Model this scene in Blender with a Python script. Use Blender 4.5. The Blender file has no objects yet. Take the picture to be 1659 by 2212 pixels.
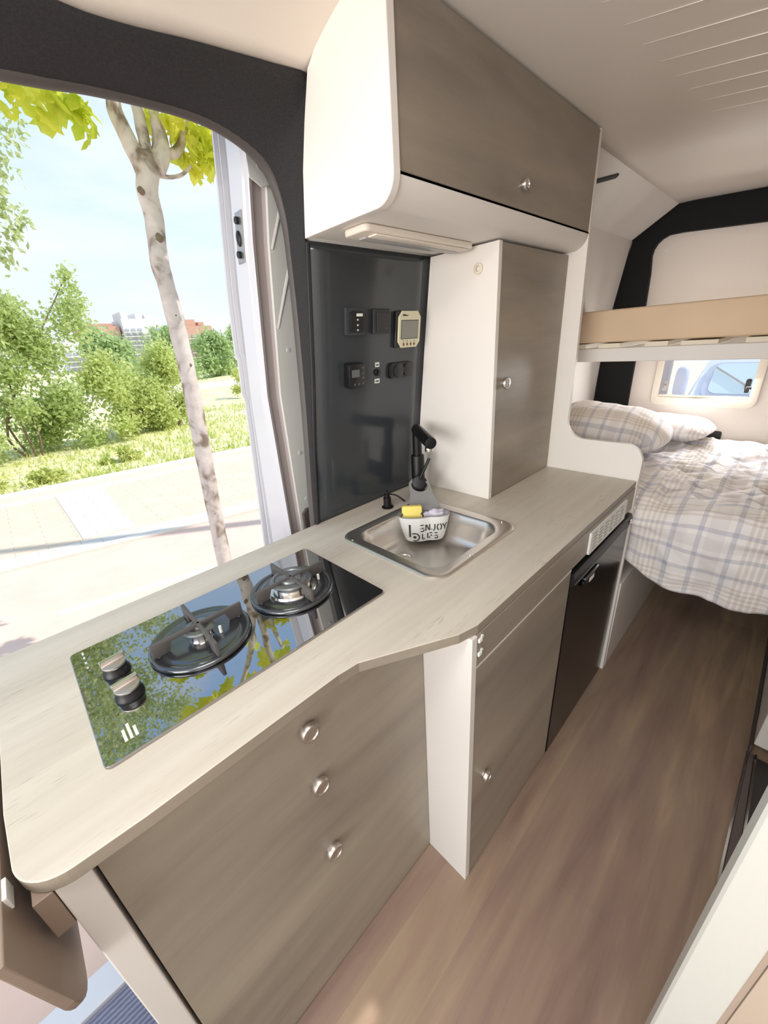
import bpy, bmesh, math, random
import numpy as np
from mathutils import Matrix, Vector, noise as mnoise
S = bpy.context.scene
COL = S.collection
PI = math.pi
V = Vector

# ------------------------------------------------------------------ materials
def new_mat(name):
    m = bpy.data.materials.new(name); m.use_nodes = True
    nt = m.node_tree; b = nt.nodes['Principled BSDF']
    return m, nt, b
def N(nt, t, **kw):
    n = nt.nodes.new(t)
    for k, v in kw.items():
        if k in n.inputs: n.inputs[k].default_value = v
        else: setattr(n, k, v)
    return n
def L(nt, a, b): nt.links.new(a, b)
def rgb(r, g, b):
    f = lambda c: (c/255/12.92 if c <= 10.3 else ((c/255+.055)/1.055)**2.4)
    return (f(r), f(g), f(b), 1)
def plain(name, col, rough=.5, metal=0, spec=.5, bump=0, bscale=200, var=0, vscale=6, ior=None, coat=0):
    m, nt, b = new_mat(name)
    b.inputs['Base Color'].default_value = col
    b.inputs['Roughness'].default_value = rough
    b.inputs['Metallic'].default_value = metal
    b.inputs['Specular IOR Level'].default_value = spec
    b.inputs['Coat Weight'].default_value = coat
    b.inputs['Coat Roughness'].default_value = .05
    if ior: b.inputs['IOR'].default_value = ior
    tc = N(nt, 'ShaderNodeTexCoord')
    if var:
        n = N(nt, 'ShaderNodeTexNoise', Scale=vscale, Detail=4.0)
        L(nt, tc.outputs['Object'], n.inputs['Vector'])
        mr = N(nt, 'ShaderNodeMapRange'); mr.inputs['From Min'].default_value = .3; mr.inputs['From Max'].default_value = .7
        mr.inputs['To Min'].default_value = 1-var; mr.inputs['To Max'].default_value = 1+var
        L(nt, n.outputs['Fac'], mr.inputs['Value'])
        h = N(nt, 'ShaderNodeHueSaturation', Color=col)
        L(nt, mr.outputs['Result'], h.inputs['Value']); L(nt, h.outputs['Color'], b.inputs['Base Color'])
    if bump:
        n = N(nt, 'ShaderNodeTexNoise', Scale=bscale, Detail=2.0)
        L(nt, tc.outputs['Object'], n.inputs['Vector'])
        bp = N(nt, 'ShaderNodeBump', Strength=bump, Distance=.001)
        L(nt, n.outputs['Fac'], bp.inputs['Height']); L(nt, bp.outputs['Normal'], b.inputs['Normal'])
    return m
def wood(name, stops, scale=(1.2, 14, 14), fleck=0.0, fleck_col=None, rough=.45, big=(.35, 2.5, 2.5), bigamt=.5, plank=None):
    """oak laminate: long soft streaks along X, broad clouds, optional fine dark pores"""
    m, nt, b = new_mat(name)
    b.inputs['Roughness'].default_value = rough
    tc = N(nt, 'ShaderNodeTexCoord')
    mp = N(nt, 'ShaderNodeMapping'); mp.inputs['Scale'].default_value = scale
    L(nt, tc.outputs['Object'], mp.inputs['Vector'])
    n1 = N(nt, 'ShaderNodeTexNoise', Scale=1.0, Detail=6.0, Roughness=.6, Distortion=.35)
    L(nt, mp.outputs['Vector'], n1.inputs['Vector'])
    mp2 = N(nt, 'ShaderNodeMapping'); mp2.inputs['Scale'].default_value = big
    L(nt, tc.outputs['Object'], mp2.inputs['Vector'])
    n2 = N(nt, 'ShaderNodeTexNoise', Scale=1.0, Detail=4.0, Distortion=.6)
    L(nt, mp2.outputs['Vector'], n2.inputs['Vector'])
    mx = N(nt, 'ShaderNodeMix'); mx.data_type = 'FLOAT'; mx.inputs[0].default_value = bigamt
    L(nt, n1.outputs['Fac'], mx.inputs[2]); L(nt, n2.outputs['Fac'], mx.inputs[3])
    cr = N(nt, 'ShaderNodeValToRGB')
    e = cr.color_ramp.elements
    while len(e) < len(stops): e.new(.5)
    for i, (p, c) in enumerate(stops): e[i].position = p; e[i].color = c
    L(nt, mx.outputs[0], cr.inputs['Fac'])
    out = cr.outputs['Color']
    if plank:
        sep = N(nt, 'ShaderNodeSeparateXYZ'); L(nt, tc.outputs['Object'], sep.inputs[0])
        br = N(nt, 'ShaderNodeTexBrick'); br.offset = .4
        br.inputs['Color1'].default_value = (.93, .87, .87, 1); br.inputs['Color2'].default_value = (1.12, 1.09, .98, 1)
        br.inputs['Mortar'].default_value = (.9, .87, .86, 1)
        br.inputs['Scale'].default_value = 1; br.inputs['Mortar Size'].default_value = .0009
        br.inputs['Brick Width'].default_value = plank[0]; br.inputs['Row Height'].default_value = plank[1]
        L(nt, tc.outputs['Object'], br.inputs['Vector'])
        mm = N(nt, 'ShaderNodeMix'); mm.data_type = 'RGBA'; mm.blend_type = 'MULTIPLY'; mm.inputs[0].default_value = 1
        L(nt, out, mm.inputs[6]); L(nt, br.outputs['Color'], mm.inputs[7]); out = mm.outputs[2]
    if fleck:
        mp3 = N(nt, 'ShaderNodeMapping'); mp3.inputs['Scale'].default_value = (28, 420, 420)
        L(nt, tc.outputs['Object'], mp3.inputs['Vector'])
        n3 = N(nt, 'ShaderNodeTexNoise', Scale=1.0, Detail=1.0)
        L(nt, mp3.outputs['Vector'], n3.inputs['Vector'])
        mp4 = N(nt, 'ShaderNodeMapping'); mp4.inputs['Scale'].default_value = (5, 22, 22)
        L(nt, tc.outputs['Object'], mp4.inputs['Vector'])
        n4 = N(nt, 'ShaderNodeTexNoise', Scale=1.0, Detail=2.0)
        L(nt, mp4.outputs['Vector'], n4.inputs['Vector'])
        a = N(nt, 'ShaderNodeMapRange'); a.inputs['From Min'].default_value = .62; a.inputs['From Max'].default_value = .74
        L(nt, n3.outputs['Fac'], a.inputs['Value'])
        a2 = N(nt, 'ShaderNodeMapRange'); a2.inputs['From Min'].default_value = .48; a2.inputs['From Max'].default_value = .62
        L(nt, n4.outputs['Fac'], a2.inputs['Value'])
        mu = N(nt, 'ShaderNodeMath', operation='MULTIPLY'); L(nt, a.outputs[0], mu.inputs[0]); L(nt, a2.outputs[0], mu.inputs[1])
        mu2 = N(nt, 'ShaderNodeMath', operation='MULTIPLY'); L(nt, mu.outputs[0], mu2.inputs[0]); mu2.inputs[1].default_value = fleck
        mm = N(nt, 'ShaderNodeMix'); mm.data_type = 'RGBA'; mm.inputs[7].default_value = fleck_col
        L(nt, mu2.outputs[0], mm.inputs[0]); L(nt, out, mm.inputs[6]); out = mm.outputs[2]
    L(nt, out, b.inputs['Base Color'])
    bp = N(nt, 'ShaderNodeBump', Strength=.12, Distance=.001)
    L(nt, n1.outputs['Fac'], bp.inputs['Height']); L(nt, bp.outputs['Normal'], b.inputs['Normal'])
    return m

OAK = wood('worktop oak', [(.3, rgb(186, 177, 163)), (.5, rgb(200, 192, 178)), (.7, rgb(210, 203, 190))], scale=(1.5, 26, 26), fleck=.6, fleck_col=rgb(146, 130, 112), rough=.42, bigamt=.35)
GREYOAK = wood('grey oak laminate', [(.30, rgb(116, 106, 98)), (.44, rgb(142, 132, 120)), (.57, rgb(157, 146, 131)), (.72, rgb(166, 156, 141))], scale=(1.6, 11, 11), bigamt=.5, big=(.9, 4.2, 4.2), rough=.4)
FLOORWOOD = wood('floor planks', [(.3, rgb(108, 88, 80)), (.42, rgb(142, 121, 110)), (.54, rgb(160, 141, 122)), (.66, rgb(190, 167, 134))], scale=(1.3, 13, 13), bigamt=.5, big=(.9, 5.5, 5.5), rough=.36, plank=(1.1, .125))
WHITE = plain('white laminate', rgb(234, 229, 222), .5, bump=.03, bscale=900)
WHITE2 = plain('grey white laminate', rgb(222, 217, 211), .5)
CREAM = plain('cream headliner', rgb(240, 231, 218), .8, bump=.1, bscale=300)
CEIL = plain('ceiling panel', rgb(238, 231, 222), .45)
CARPET = plain('black trim fabric', rgb(44, 43, 44), .95, bump=.5, bscale=500, var=.25, vscale=300)
TRIMBLK = plain('black plastic trim', rgb(26, 28, 29), .7)
RUBBER = plain('rubber', rgb(80, 74, 71), .55, var=.1)
ANTHRA = plain('anthracite gloss', rgb(56, 60, 64), .16, spec=.6, bump=.01, bscale=60)
BLACK = plain('black satin', rgb(24, 24, 26), .4)
BLACKM = plain('matt black metal', rgb(22, 22, 23), .42, metal=.3)
CASTIRON = plain('enamelled iron', rgb(84, 80, 78), .5, bump=.05)
PANMET = plain('burner ring', rgb(104, 106, 110), .2, metal=.85)
CAPMET = plain('burner cap', rgb(120, 122, 124), .33, metal=.7)
CHROME = plain('chrome', rgb(222, 220, 216), .15, metal=1)
NICKEL = plain('brushed nickel', rgb(196, 188, 180), .42, metal=1)
STEEL = plain('brushed steel', rgb(222, 217, 211), .33, metal=1, bump=.04, bscale=400)
HOBGLASS = plain('black glass', rgb(8, 8, 9), .015, ior=4.6)
GLASSBLK = plain('fridge front', rgb(24, 22, 21), .18, spec=.3)
PRINT = plain('white print', rgb(215, 215, 210), .6)
DKPRINT = plain('dark lettering', rgb(52, 58, 52), .6)
DEVBLK = plain('device black', rgb(40, 41, 43), .45)
DEVBLK2 = plain('device black darker', rgb(22, 22, 24), .35)
DEVCREAM = plain('device cream', rgb(214, 208, 178), .45)
LCD = plain('lcd grey', rgb(132, 132, 124), .2)
LCD2 = plain('lcd dim', rgb(104, 106, 108), .2)
ORANGE = plain('brown button', rgb(110, 62, 40), .5)
LABELW = plain('label white', rgb(232, 232, 228), .6)
CADDY = plain('caddy white', rgb(226, 226, 222), .35)
CADGREY = plain('caddy grey', rgb(142, 142, 141), .35)
SPONGE = plain('sponge yellow', rgb(238, 220, 122), .95, bump=.6, bscale=350)
SCOUR = plain('scourer dark', rgb(62, 66, 40), .95, bump=.8, bscale=500)
CLOTH = plain('cloth lilac', rgb(196, 190, 204), .9, bump=.5, bscale=250, var=.15, vscale=40)
BEIGE = plain('beige board', rgb(216, 190, 160), .7, var=.05, vscale=3)
PLY = plain('pale slat', rgb(226, 216, 196), .6)
VANWHITE = plain('van paint', rgb(206, 207, 212), .3, coat=.3)
VANINNER = plain('van inner panel', rgb(206, 206, 201), .45)
VANSEAM = plain('van groove', rgb(168, 168, 172), .5)
VANGREY = plain('van grey seam', rgb(176, 166, 164), .45)
STRIKER = plain('striker metal', rgb(170, 170, 170), .3, metal=.8)
DARKMET = plain('dark bolt', rgb(50, 50, 50), .4, metal=.6)
LAMPBODY = plain('lamp body', rgb(236, 226, 212), .4)
LENS = plain('lamp lens', rgb(176, 174, 172), .3)
TAUPE = plain('taupe edge', rgb(176, 158, 142), .5)
BLUEMAT = None
REARWHITE = plain('rear panel white', rgb(232, 224, 216), .6)
WINFRAME = plain('window frame cream', rgb(230, 222, 208), .5)
TRAY = plain('shower tray dark', rgb(50, 46, 46), .5)
SEATBROWN = plain('leaf board', rgb(142, 124, 110), .5, var=.08, vscale=8)

def mat_step():
    m, nt, b = new_mat('step mat'); b.inputs['Roughness'].default_value = .8
    tc = N(nt, 'ShaderNodeTexCoord'); w = N(nt, 'ShaderNodeTexWave', Scale=26.0, Distortion=1.2); w.bands_direction = 'Y'
    w.inputs['Detail'].default_value = 2; w.inputs['Detail Scale'].default_value = 3
    L(nt, tc.outputs['Object'], w.inputs['Vector'])
    cr = N(nt, 'ShaderNodeValToRGB'); cr.color_ramp.elements[0].color = rgb(96, 98, 118); cr.color_ramp.elements[1].color = rgb(134, 138, 158)
    L(nt, w.outputs['Fac'], cr.inputs['Fac']); L(nt, cr.outputs['Color'], b.inputs['Base Color'])
    return m
BLUEMAT = mat_step()

def mat_plaid():
    m, nt, b = new_mat('plaid cotton'); b.inputs['Roughness'].default_value = .9
    uv = N(nt, 'ShaderNodeUVMap'); sp = N(nt, 'ShaderNodeSeparateXYZ'); L(nt, uv.outputs['UV'], sp.inputs[0])
    def bands(sock, period, lst, off):
        ad = N(nt, 'ShaderNodeMath', operation='ADD'); L(nt, sock, ad.inputs[0]); ad.inputs[1].default_value = off
        dv = N(nt, 'ShaderNodeMath', operation='DIVIDE'); L(nt, ad.outputs[0], dv.inputs[0]); dv.inputs[1].default_value = period
        fr = N(nt, 'ShaderNodeMath', operation='FRACT'); L(nt, dv.outputs[0], fr.inputs[0])
        cr = N(nt, 'ShaderNodeValToRGB'); cr.color_ramp.interpolation = 'CONSTANT'
        e = cr.color_ramp.elements; pts = []
        for a, w, c in lst: pts += [(a, c), (a+w, (1, 1, 1, 1))]
        while len(e) < len(pts)+1: e.new(.5)
        e[0].position = 0; e[0].color = (1, 1, 1, 1)
        for i, (p, c) in enumerate(pts): e[i+1].position = p; e[i+1].color = c
        L(nt, fr.outputs[0], cr.inputs['Fac']); return cr.outputs['Color']
    bg = (.76, .78, .84, 1); tn = (.87, .84, .80, 1); lt = (.92, .91, .92, 1)
    A = bands(sp.outputs['X'], .30, [(.04, .055, bg), (.17, .03, tn), (.225, .03, tn), (.28, .03, tn), (.335, .03, tn), (.39, .03, tn), (.50, .045, bg), (.60, .16, lt), (.80, .045, bg)], .03)
    B = bands(sp.outputs['Y'], .27, [(.05, .05, bg), (.2, .03, tn), (.26, .03, tn), (.32, .03, tn), (.38, .03, tn), (.52, .05, bg), (.62, .14, lt), (.82, .05, bg)], .1)
    mm = N(nt, 'ShaderNodeMix'); mm.data_type = 'RGBA'; mm.blend_type = 'MULTIPLY'; mm.inputs[0].default_value = 1
    L(nt, A, mm.inputs[6]); L(nt, B, mm.inputs[7])
    m2 = N(nt, 'ShaderNodeMix'); m2.data_type = 'RGBA'; m2.blend_type = 'MULTIPLY'; m2.inputs[0].default_value = 1
    m2.inputs[6].default_value = rgb(243, 239, 238); L(nt, mm.outputs[2], m2.inputs[7])
    L(nt, m2.outputs[2], b.inputs['Base Color'])
    return m
PLAID = mat_plaid()

def mat_leaf(name, c1, c2, scale=3.0, trans=.35):
    m, nt, b = new_mat(name); b.inputs['Roughness'].default_value = .6
    tc = N(nt, 'ShaderNodeTexCoord'); n = N(nt, 'ShaderNodeTexNoise', Scale=scale, Detail=5.0, Roughness=.8)
    L(nt, tc.outputs['Object'], n.inputs['Vector'])
    cr = N(nt, 'ShaderNodeValToRGB'); cr.color_ramp.elements[0].position = .35; cr.color_ramp.elements[1].position = .65
    cr.color_ramp.elements[0].color = c1; cr.color_ramp.elements[1].color = c2
    L(nt, n.outputs['Fac'], cr.inputs['Fac']); L(nt, cr.outputs['Color'], b.inputs['Base Color'])
    tr = N(nt, 'ShaderNodeBsdfTranslucent'); L(nt, cr.outputs['Color'], tr.inputs['Color'])
    mx = N(nt, 'ShaderNodeMixShader'); mx.inputs[0].default_value = trans
    L(nt, b.outputs[0], mx.inputs[1]); L(nt, tr.outputs[0], mx.inputs[2])
    L(nt, mx.outputs[0], nt.nodes['Material Output'].inputs['Surface'])
    return m
LEAF_YEL = mat_leaf('plane leaves', rgb(196, 212, 60), rgb(244, 240, 112), 4, .6)
LEAF_BUSH = mat_leaf('bush leaves', rgb(158, 184, 96), rgb(236, 240, 180), 9, .5)
LEAF_BUSH2 = mat_leaf('yellow bush leaves', rgb(186, 204, 112), rgb(242, 243, 182), 9, .5)
LEAF_FAR = mat_leaf('far leaves', rgb(160, 188, 120), rgb(212, 224, 168), 1.5, .4)
LEAF_TREE = mat_leaf('tree leaves', rgb(152, 172, 98), rgb(234, 238, 190), 8, .45)
GRASSM = mat_leaf('grass blades', rgb(186, 200, 100), rgb(232, 230, 160), 2, .3)

def mat_bark():
    m, nt, b = new_mat('bark'); b.inputs['Roughness'].default_value = .85
    tc = N(nt, 'ShaderNodeTexCoord')
    n = N(nt, 'ShaderNodeTexNoise', Scale=9.0, Detail=5.0, Distortion=.5); L(nt, tc.outputs['Object'], n.inputs['Vector'])
    cr = N(nt, 'ShaderNodeValToRGB'); e = cr.color_ramp.elements
    e[0].position = .34; e[0].color = rgb(132, 114, 98); e[1].position = .48; e[1].color = rgb(204, 192, 182)
    x = e.new(.72); x.color = rgb(226, 214, 204)
    L(nt, n.outputs['Fac'], cr.inputs['Fac']); L(nt, cr.outputs['Color'], b.inputs['Base Color'])
    bp = N(nt, 'ShaderNodeBump', Strength=.5, Distance=.02); L(nt, n.outputs['Fac'], bp.inputs['Height']); L(nt, bp.outputs['Normal'], b.inputs['Normal'])
    return m
BARK = mat_bark()
BARKD = plain('knot', rgb(128, 112, 90), .9, var=.3, vscale=40)

def mat_ground(name, c1, c2, scale, brick=None):
    m, nt, b = new_mat(name); b.inputs['Roughness'].default_value = .9
    tc = N(nt, 'ShaderNodeTexCoord')
    n = N(nt, 'ShaderNodeTexNoise', Scale=scale, Detail=6.0, Roughness=.7); L(nt, tc.outputs['Object'], n.inputs['Vector'])
    cr = N(nt, 'ShaderNodeValToRGB'); e = cr.color_ramp.elements; e[0].position = .35; e[0].color = c1; e[1].position = .65; e[1].color = c2
    L(nt, n.outputs['Fac'], cr.inputs['Fac']); out = cr.outputs['Color']
    if brick:
        br = N(nt, 'ShaderNodeTexBrick'); br.offset = brick[2]
        br.inputs['Color1'].default_value = (1, 1, 1, 1); br.inputs['Color2'].default_value = (.97, .97, .97, 1); br.inputs['Mortar'].default_value = (.8, .79, .78, 1)
        br.inputs['Scale'].default_value = 1; br.inputs['Brick Width'].default_value = brick[0]; br.inputs['Row Height'].default_value = brick[1]
        br.inputs['Mortar Size'].default_value = .007
        L(nt, tc.outputs['Object'], br.inputs['Vector'])
        mm = N(nt, 'ShaderNodeMix'); mm.data_type = 'RGBA'; mm.blend_type = 'MULTIPLY'; mm.inputs[0].default_value = 1
        L(nt, out, mm.inputs[6]); L(nt, br.outputs['Color'], mm.inputs[7]); out = mm.outputs[2]
    L(nt, out, b.inputs['Base Color']); return m
PINK = mat_ground('pink asphalt', rgb(232, 198, 178), rgb(238, 206, 188), 2)
PAVE = mat_ground('tan pavers', rgb(230, 206, 180), rgb(236, 214, 190), 3, (.6, .12, .5))
PAVEG = mat_ground('grey pavers', rgb(226, 214, 202), rgb(232, 221, 210), 4, (.4, .2, .5))
CURBM = mat_ground('curb stone', rgb(230, 218, 204), rgb(236, 226, 212), 8)
SOIL = mat_ground('dry grass soil', rgb(206, 208, 136), rgb(240, 226, 196), 1.6)
PAINTW = plain('road paint', rgb(236, 236, 232), .8)
BRICKRED = plain('brick facade', rgb(206, 160, 142), .9)
FACADE = plain('white facade', rgb(226, 224, 220), .9)
FACADE2 = plain('window recess', rgb(176, 178, 184), .7)

def mat_glass(name, col, alpha=.25, rough=.02):
    m, nt, b = new_mat(name)
    b.inputs['Base Color'].default_value = col; b.inputs['Roughness'].default_value = rough
    tr = N(nt, 'ShaderNodeBsdfTransparent'); mx = N(nt, 'ShaderNodeMixShader'); mx.inputs[0].default_value = alpha
    L(nt, tr.outputs[0], mx.inputs[1]); L(nt, b.outputs[0], mx.inputs[2]); L(nt, mx.outputs[0], nt.nodes['Material Output'].inputs['Surface'])
    return m
PANE = mat_glass('acrylic pane', rgb(235, 240, 245), .08)
CARGLASS = plain('windscreen glass', rgb(216, 236, 238), .1)
CARPAINT = plain('pale blue paint', rgb(230, 236, 248), .4)
CARGREY = plain('mirror shell', rgb(200, 206, 222), .4)

# ------------------------------------------------------------------ mesh tools
OFF = {}
def obj(name, bm, mat, parent=None, smooth=False, ang=40, origin=None, label=None):
    bmesh.ops.recalc_face_normals(bm, faces=bm.faces[:])
    me = bpy.data.meshes.new(name)
    if smooth:
        for f in bm.faces: f.smooth = True
        for e in bm.edges:
            if len(e.link_faces) == 2 and e.calc_face_angle(0) > math.radians(ang): e.smooth = False
    if parent is not None: off = OFF[parent]
    elif origin is not None: off = V(origin)
    else:
        cs = [v.co for v in bm.verts]
        lo = V([min(c[i] for c in cs) for i in range(3)]); hi = V([max(c[i] for c in cs) for i in range(3)])
        off = V(((lo.x+hi.x)/2, (lo.y+hi.y)/2, lo.z))
    bmesh.ops.translate(bm, verts=bm.verts[:], vec=-off)
    bm.to_mesh(me); bm.free()
    if mat is not None: me.materials.append(mat)
    o = bpy.data.objects.new(name, me); COL.objects.link(o)
    if parent is not None: o.parent = parent
    else: o.location = off
    OFF[o] = off
    if label: o['label'] = label
    return o
def tag(o, label, cat, group=None, kind=None):
    o['label'] = label; o['category'] = cat
    if group: o['group'] = group
    if kind: o['kind'] = kind
    return o
def thing(name, loc, label, cat, group=None, kind=None):
    o = bpy.data.objects.new(name, None); COL.objects.link(o); o.location = loc; o.empty_display_size = .05
    OFF[o] = V(loc)
    return tag(o, label, cat, group, kind)
def struct(o, label=None, cat=None):
    o['kind'] = 'structure'
    if label: o['label'] = label
    if cat: o['category'] = cat
    return o
def B(): return bmesh.new()
def merge(bm, sub, M=None):
    if M is not None: bmesh.ops.transform(sub, matrix=M, verts=sub.verts[:])
    me = bpy.data.meshes.new('t'); sub.to_mesh(me); sub.free(); bm.from_mesh(me); bpy.data.meshes.remove(me)
def box(bm, x0, x1, y0, y1, z0, z1, bev=0, seg=2, M=None):
    s = B(); bmesh.ops.create_cube(s, size=1)
    for v in s.verts: v.co = V((x0+(v.co.x+.5)*(x1-x0), y0+(v.co.y+.5)*(y1-y0), z0+(v.co.z+.5)*(z1-z0)))
    if bev: bmesh.ops.bevel(s, geom=s.edges[:], offset=bev, segments=seg, profile=.5, affect='EDGES')
    merge(bm, s, M); return bm
def frame_z(p0, p1):
    d = (V(p1)-V(p0)); return Matrix.Translation(V(p0)) @ d.to_track_quat('Z', 'Y').to_matrix().to_4x4(), d.length
def cyl(bm, p0, p1, r0, r1=None, seg=32, bev=0):
    M, l = frame_z(p0, p1); s = B()
    bmesh.ops.create_cone(s, cap_ends=True, segments=seg, radius1=r0, radius2=r0 if r1 is None else r1, depth=l)
    bmesh.ops.translate(s, verts=s.verts[:], vec=(0, 0, l/2))
    if bev: bmesh.ops.bevel(s, geom=[e for e in s.edges if len(e.link_faces) == 2 and e.calc_face_angle(0) > 1], offset=bev, segments=2, profile=.5, affect='EDGES')
    merge(bm, s, M); return bm
def lathe(bm, prof, M=None, seg=48):
    s = B(); rings = []
    for r, h in prof:
        if r < 1e-6: rings.append([s.verts.new((0, 0, h))])
        else: rings.append([s.verts.new((r*math.cos(2*PI*i/seg), r*math.sin(2*PI*i/seg), h)) for i in range(seg)])
    for a, b in zip(rings, rings[1:]):
        for i in range(seg):
            j = (i+1) % seg
            if len(a) == 1 and len(b) == 1: continue
            if len(a) == 1: s.faces.new((a[0], b[i], b[j]))
            elif len(b) == 1: s.faces.new((a[i], a[j], b[0]))
            else: s.faces.new((a[i], a[j], b[j], b[i]))
    merge(bm, s, M); return bm
def tube(bm, pts, rad, seg=12, cap=True):
    pts = [V(p) for p in pts]; n = len(pts)
    if not hasattr(rad, '__len__'): rad = [rad]*n
    up = V((0, 0, 1)); rings = []; prev = None
    for i, p in enumerate(pts):
        t = (pts[min(i+1, n-1)]-pts[max(i-1, 0)]).normalized()
        if prev is None:
            a = up if abs(t.z) < .9 else V((1, 0, 0)); x = t.cross(a).normalized()
        else: x = (prev-t*prev.dot(t)).normalized()
        prev = x; y = t.cross(x)
        rings.append([bm.verts.new(p+(x*math.cos(2*PI*k/seg)+y*math.sin(2*PI*k/seg))*rad[i]) for k in range(seg)])
    for a, b in zip(rings, rings[1:]):
        for k in range(seg): bm.faces.new((a[k], a[(k+1) % seg], b[(k+1) % seg], b[k]))
    if cap: bm.faces.new(rings[0][::-1]); bm.faces.new(rings[-1])
    return bm
def spline(pts, n=8):
    pts = [V(p) for p in pts]; out = []
    for i in range(len(pts)-1):
        p0, p1, p2, p3 = pts[max(i-1, 0)], pts[i], pts[i+1], pts[min(i+2, len(pts)-1)]
        for k in range(n):
            t = k/n
            out.append(.5*((2*p1)+(-p0+p2)*t+(2*p0-5*p1+4*p2-p3)*t*t+(-p0+3*p1-3*p2+p3)*t**3))
    out.append(pts[-1]); return out
def plate(bm, outline, t, holes=(), M=None, bev=0, seg=2):
    """polygon in local XY extruded 0..t along Z"""
    s = B()
    def loop(pts):
        vs = [s.verts.new((p[0], p[1], 0)) for p in pts]
        return [s.edges.new((vs[i], vs[(i+1) % len(vs)])) for i in range(len(vs))], vs
    es, vs = loop(outline)
    if holes:
        for h in holes: es += loop(h)[0]
        bmesh.ops.triangle_fill(s, edges=es, use_beauty=True, use_dissolve=False)
    else: s.faces.new(vs)
    r = bmesh.ops.extrude_face_region(s, geom=s.faces[:])
    bmesh.ops.translate(s, verts=[g for g in r['geom'] if isinstance(g, bmesh.types.BMVert)], vec=(0, 0, t))
    bmesh.ops.recalc_face_normals(s, faces=s.faces[:])
    if bev:
        es = [e for e in s.edges if len(e.link_faces) == 2 and e.calc_face_angle(0) > 1.2 and abs(e.verts[0].co.z-e.verts[1].co.z) < 1e-6]
        bmesh.ops.bevel(s, geom=es, offset=bev, segments=seg, profile=.5, affect='EDGES')
    merge(bm, s, M); return bm
def rrect(x0, x1, y0, y1, r, n=6):
    out = []
    for cx, cy, a in ((x1-r, y0+r, -PI/2), (x1-r, y1-r, 0), (x0+r, y1-r, PI/2), (x0+r, y0+r, PI)):
        out += [(cx+r*math.cos(a+PI/2*k/n), cy+r*math.sin(a+PI/2*k/n)) for k in range(n+1)]
    return out
def loft(bm, rows, closed=False, cap=False):
    R = [[bm.verts.new(p) for p in r] for r in rows]
    for a, b in zip(R, R[1:]):
        n = len(a)
        for i in range(n if closed else n-1): bm.faces.new((a[i], a[(i+1) % n], b[(i+1) % n], b[i]))
    if cap and closed: bm.faces.new(R[0][::-1]); bm.faces.new(R[-1])
    return R
def solid(o, t, offset=0):
    m = o.modifiers.new('Solidify', 'SOLIDIFY'); m.thickness = t; m.offset = offset; return o
# local frame helpers: XZ-plane plates (normal +-Y) and YZ-plane plates (normal +-X)
MXZ = lambda y: Matrix(((1, 0, 0, 0), (0, 0, 1, y), (0, 1, 0, 0), (0, 0, 0, 1)))       # local x->X, y->Z, z->Y
MYZ = lambda x: Matrix(((0, 0, 1, x), (1, 0, 0, 0), (0, 1, 0, 0), (0, 0, 0, 1)))       # local x->Y, y->Z, z->X

# ------------------------------------------------------------------ van body
ZW = [0, .5, .86, 1.09, 1.35, 1.59, 1.70, 1.77, 1.835, 1.87, 1.887]
YW = [.945, .95, .948, .93, .899, .868, .846, .822, .795, .74, .66]
def yw(z): return float(np.interp(z, ZW, YW))
ZC = .86          # worktop height
XE = 1.5          # end partition

# floor ------------------------------------------------------------
bm = B(); plate(bm, [(-.16, -.93), (2.78, -.93), (2.78, .94), (-.16, .94)], .02, M=Matrix.Translation((0, 0, -.02)))
struct(obj('floor', bm, FLOORWOOD, origin=(0, 0, 0)), 'brown wood plank floor of the van', 'floor')
# ceiling ----------------------------------------------------------
bm = B(); rows = []
def zc_(y):
    a = abs(y)
    return 1.887-.06*max(0, .58-a)
for x in np.linspace(-1.2, 2.78, 12):
    rows.append([(x, y, zc_(y)) for y in np.linspace(-.64, .64, 33)])
loft(bm, rows)
struct(solid(obj('ceiling', bm, CEIL, smooth=True, origin=(0, 0, 1.887)), .02, 1), 'pale ceiling panel with ribs', 'ceiling')
for i in range(10):
    x0 = .80+.092*i
    b2 = B(); pts = []; 
    for y in np.linspace(.42-.008*i, -.62, 30):
        x = x0+.30*(.39-y); pts.append((x, y, zc_(y)-.0008))
    rr = [.0014*min(1, k/8+.1) for k in range(30)]
    tube(b2, pts, rr, 8)
    struct(obj('trim_%d' % (20+i), b2, CEIL, smooth=True), 'thin raised rib across the ceiling panel', 'ceiling rib')

# left wall skins ---------------------------------------------------
def wall_sheet(name, x0, x1, z0, z1, mat, off=0, nx=2, t=.02, nz=40):
    b = B(); zs = np.linspace(z0, z1, nz)
    loft(b, [[(x, yw(z)+off, z) for z in zs] for x in np.linspace(x0, x1, nx)])
    o = obj(name, b, mat, smooth=True); solid(o, t, 0); return o
struct(wall_sheet('wall_left', .64, 1.52, 0, 1.887, WHITE, off=.018), 'van side wall behind the kitchen', 'wall')
# rear half of the left wall (behind the partition): flatter panel with a slot
prof = [(.945, 0), (.93, .6), (.905, .86), (.89, 1.15), (.865, 1.453), (.82, 1.77), (.634, 1.887)]
def ypf(z): return float(np.interp(z, [p[1] for p in prof], [p[0] for p in prof]))
b = B(); loft(b, [[(x, y, z) for y, z in prof] for x in (1.52, 2.74)])
struct(solid(obj('wall_left_rear', b, WHITE2), .012, 1), 'white sloping side panel beside the bed', 'wall')
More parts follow.
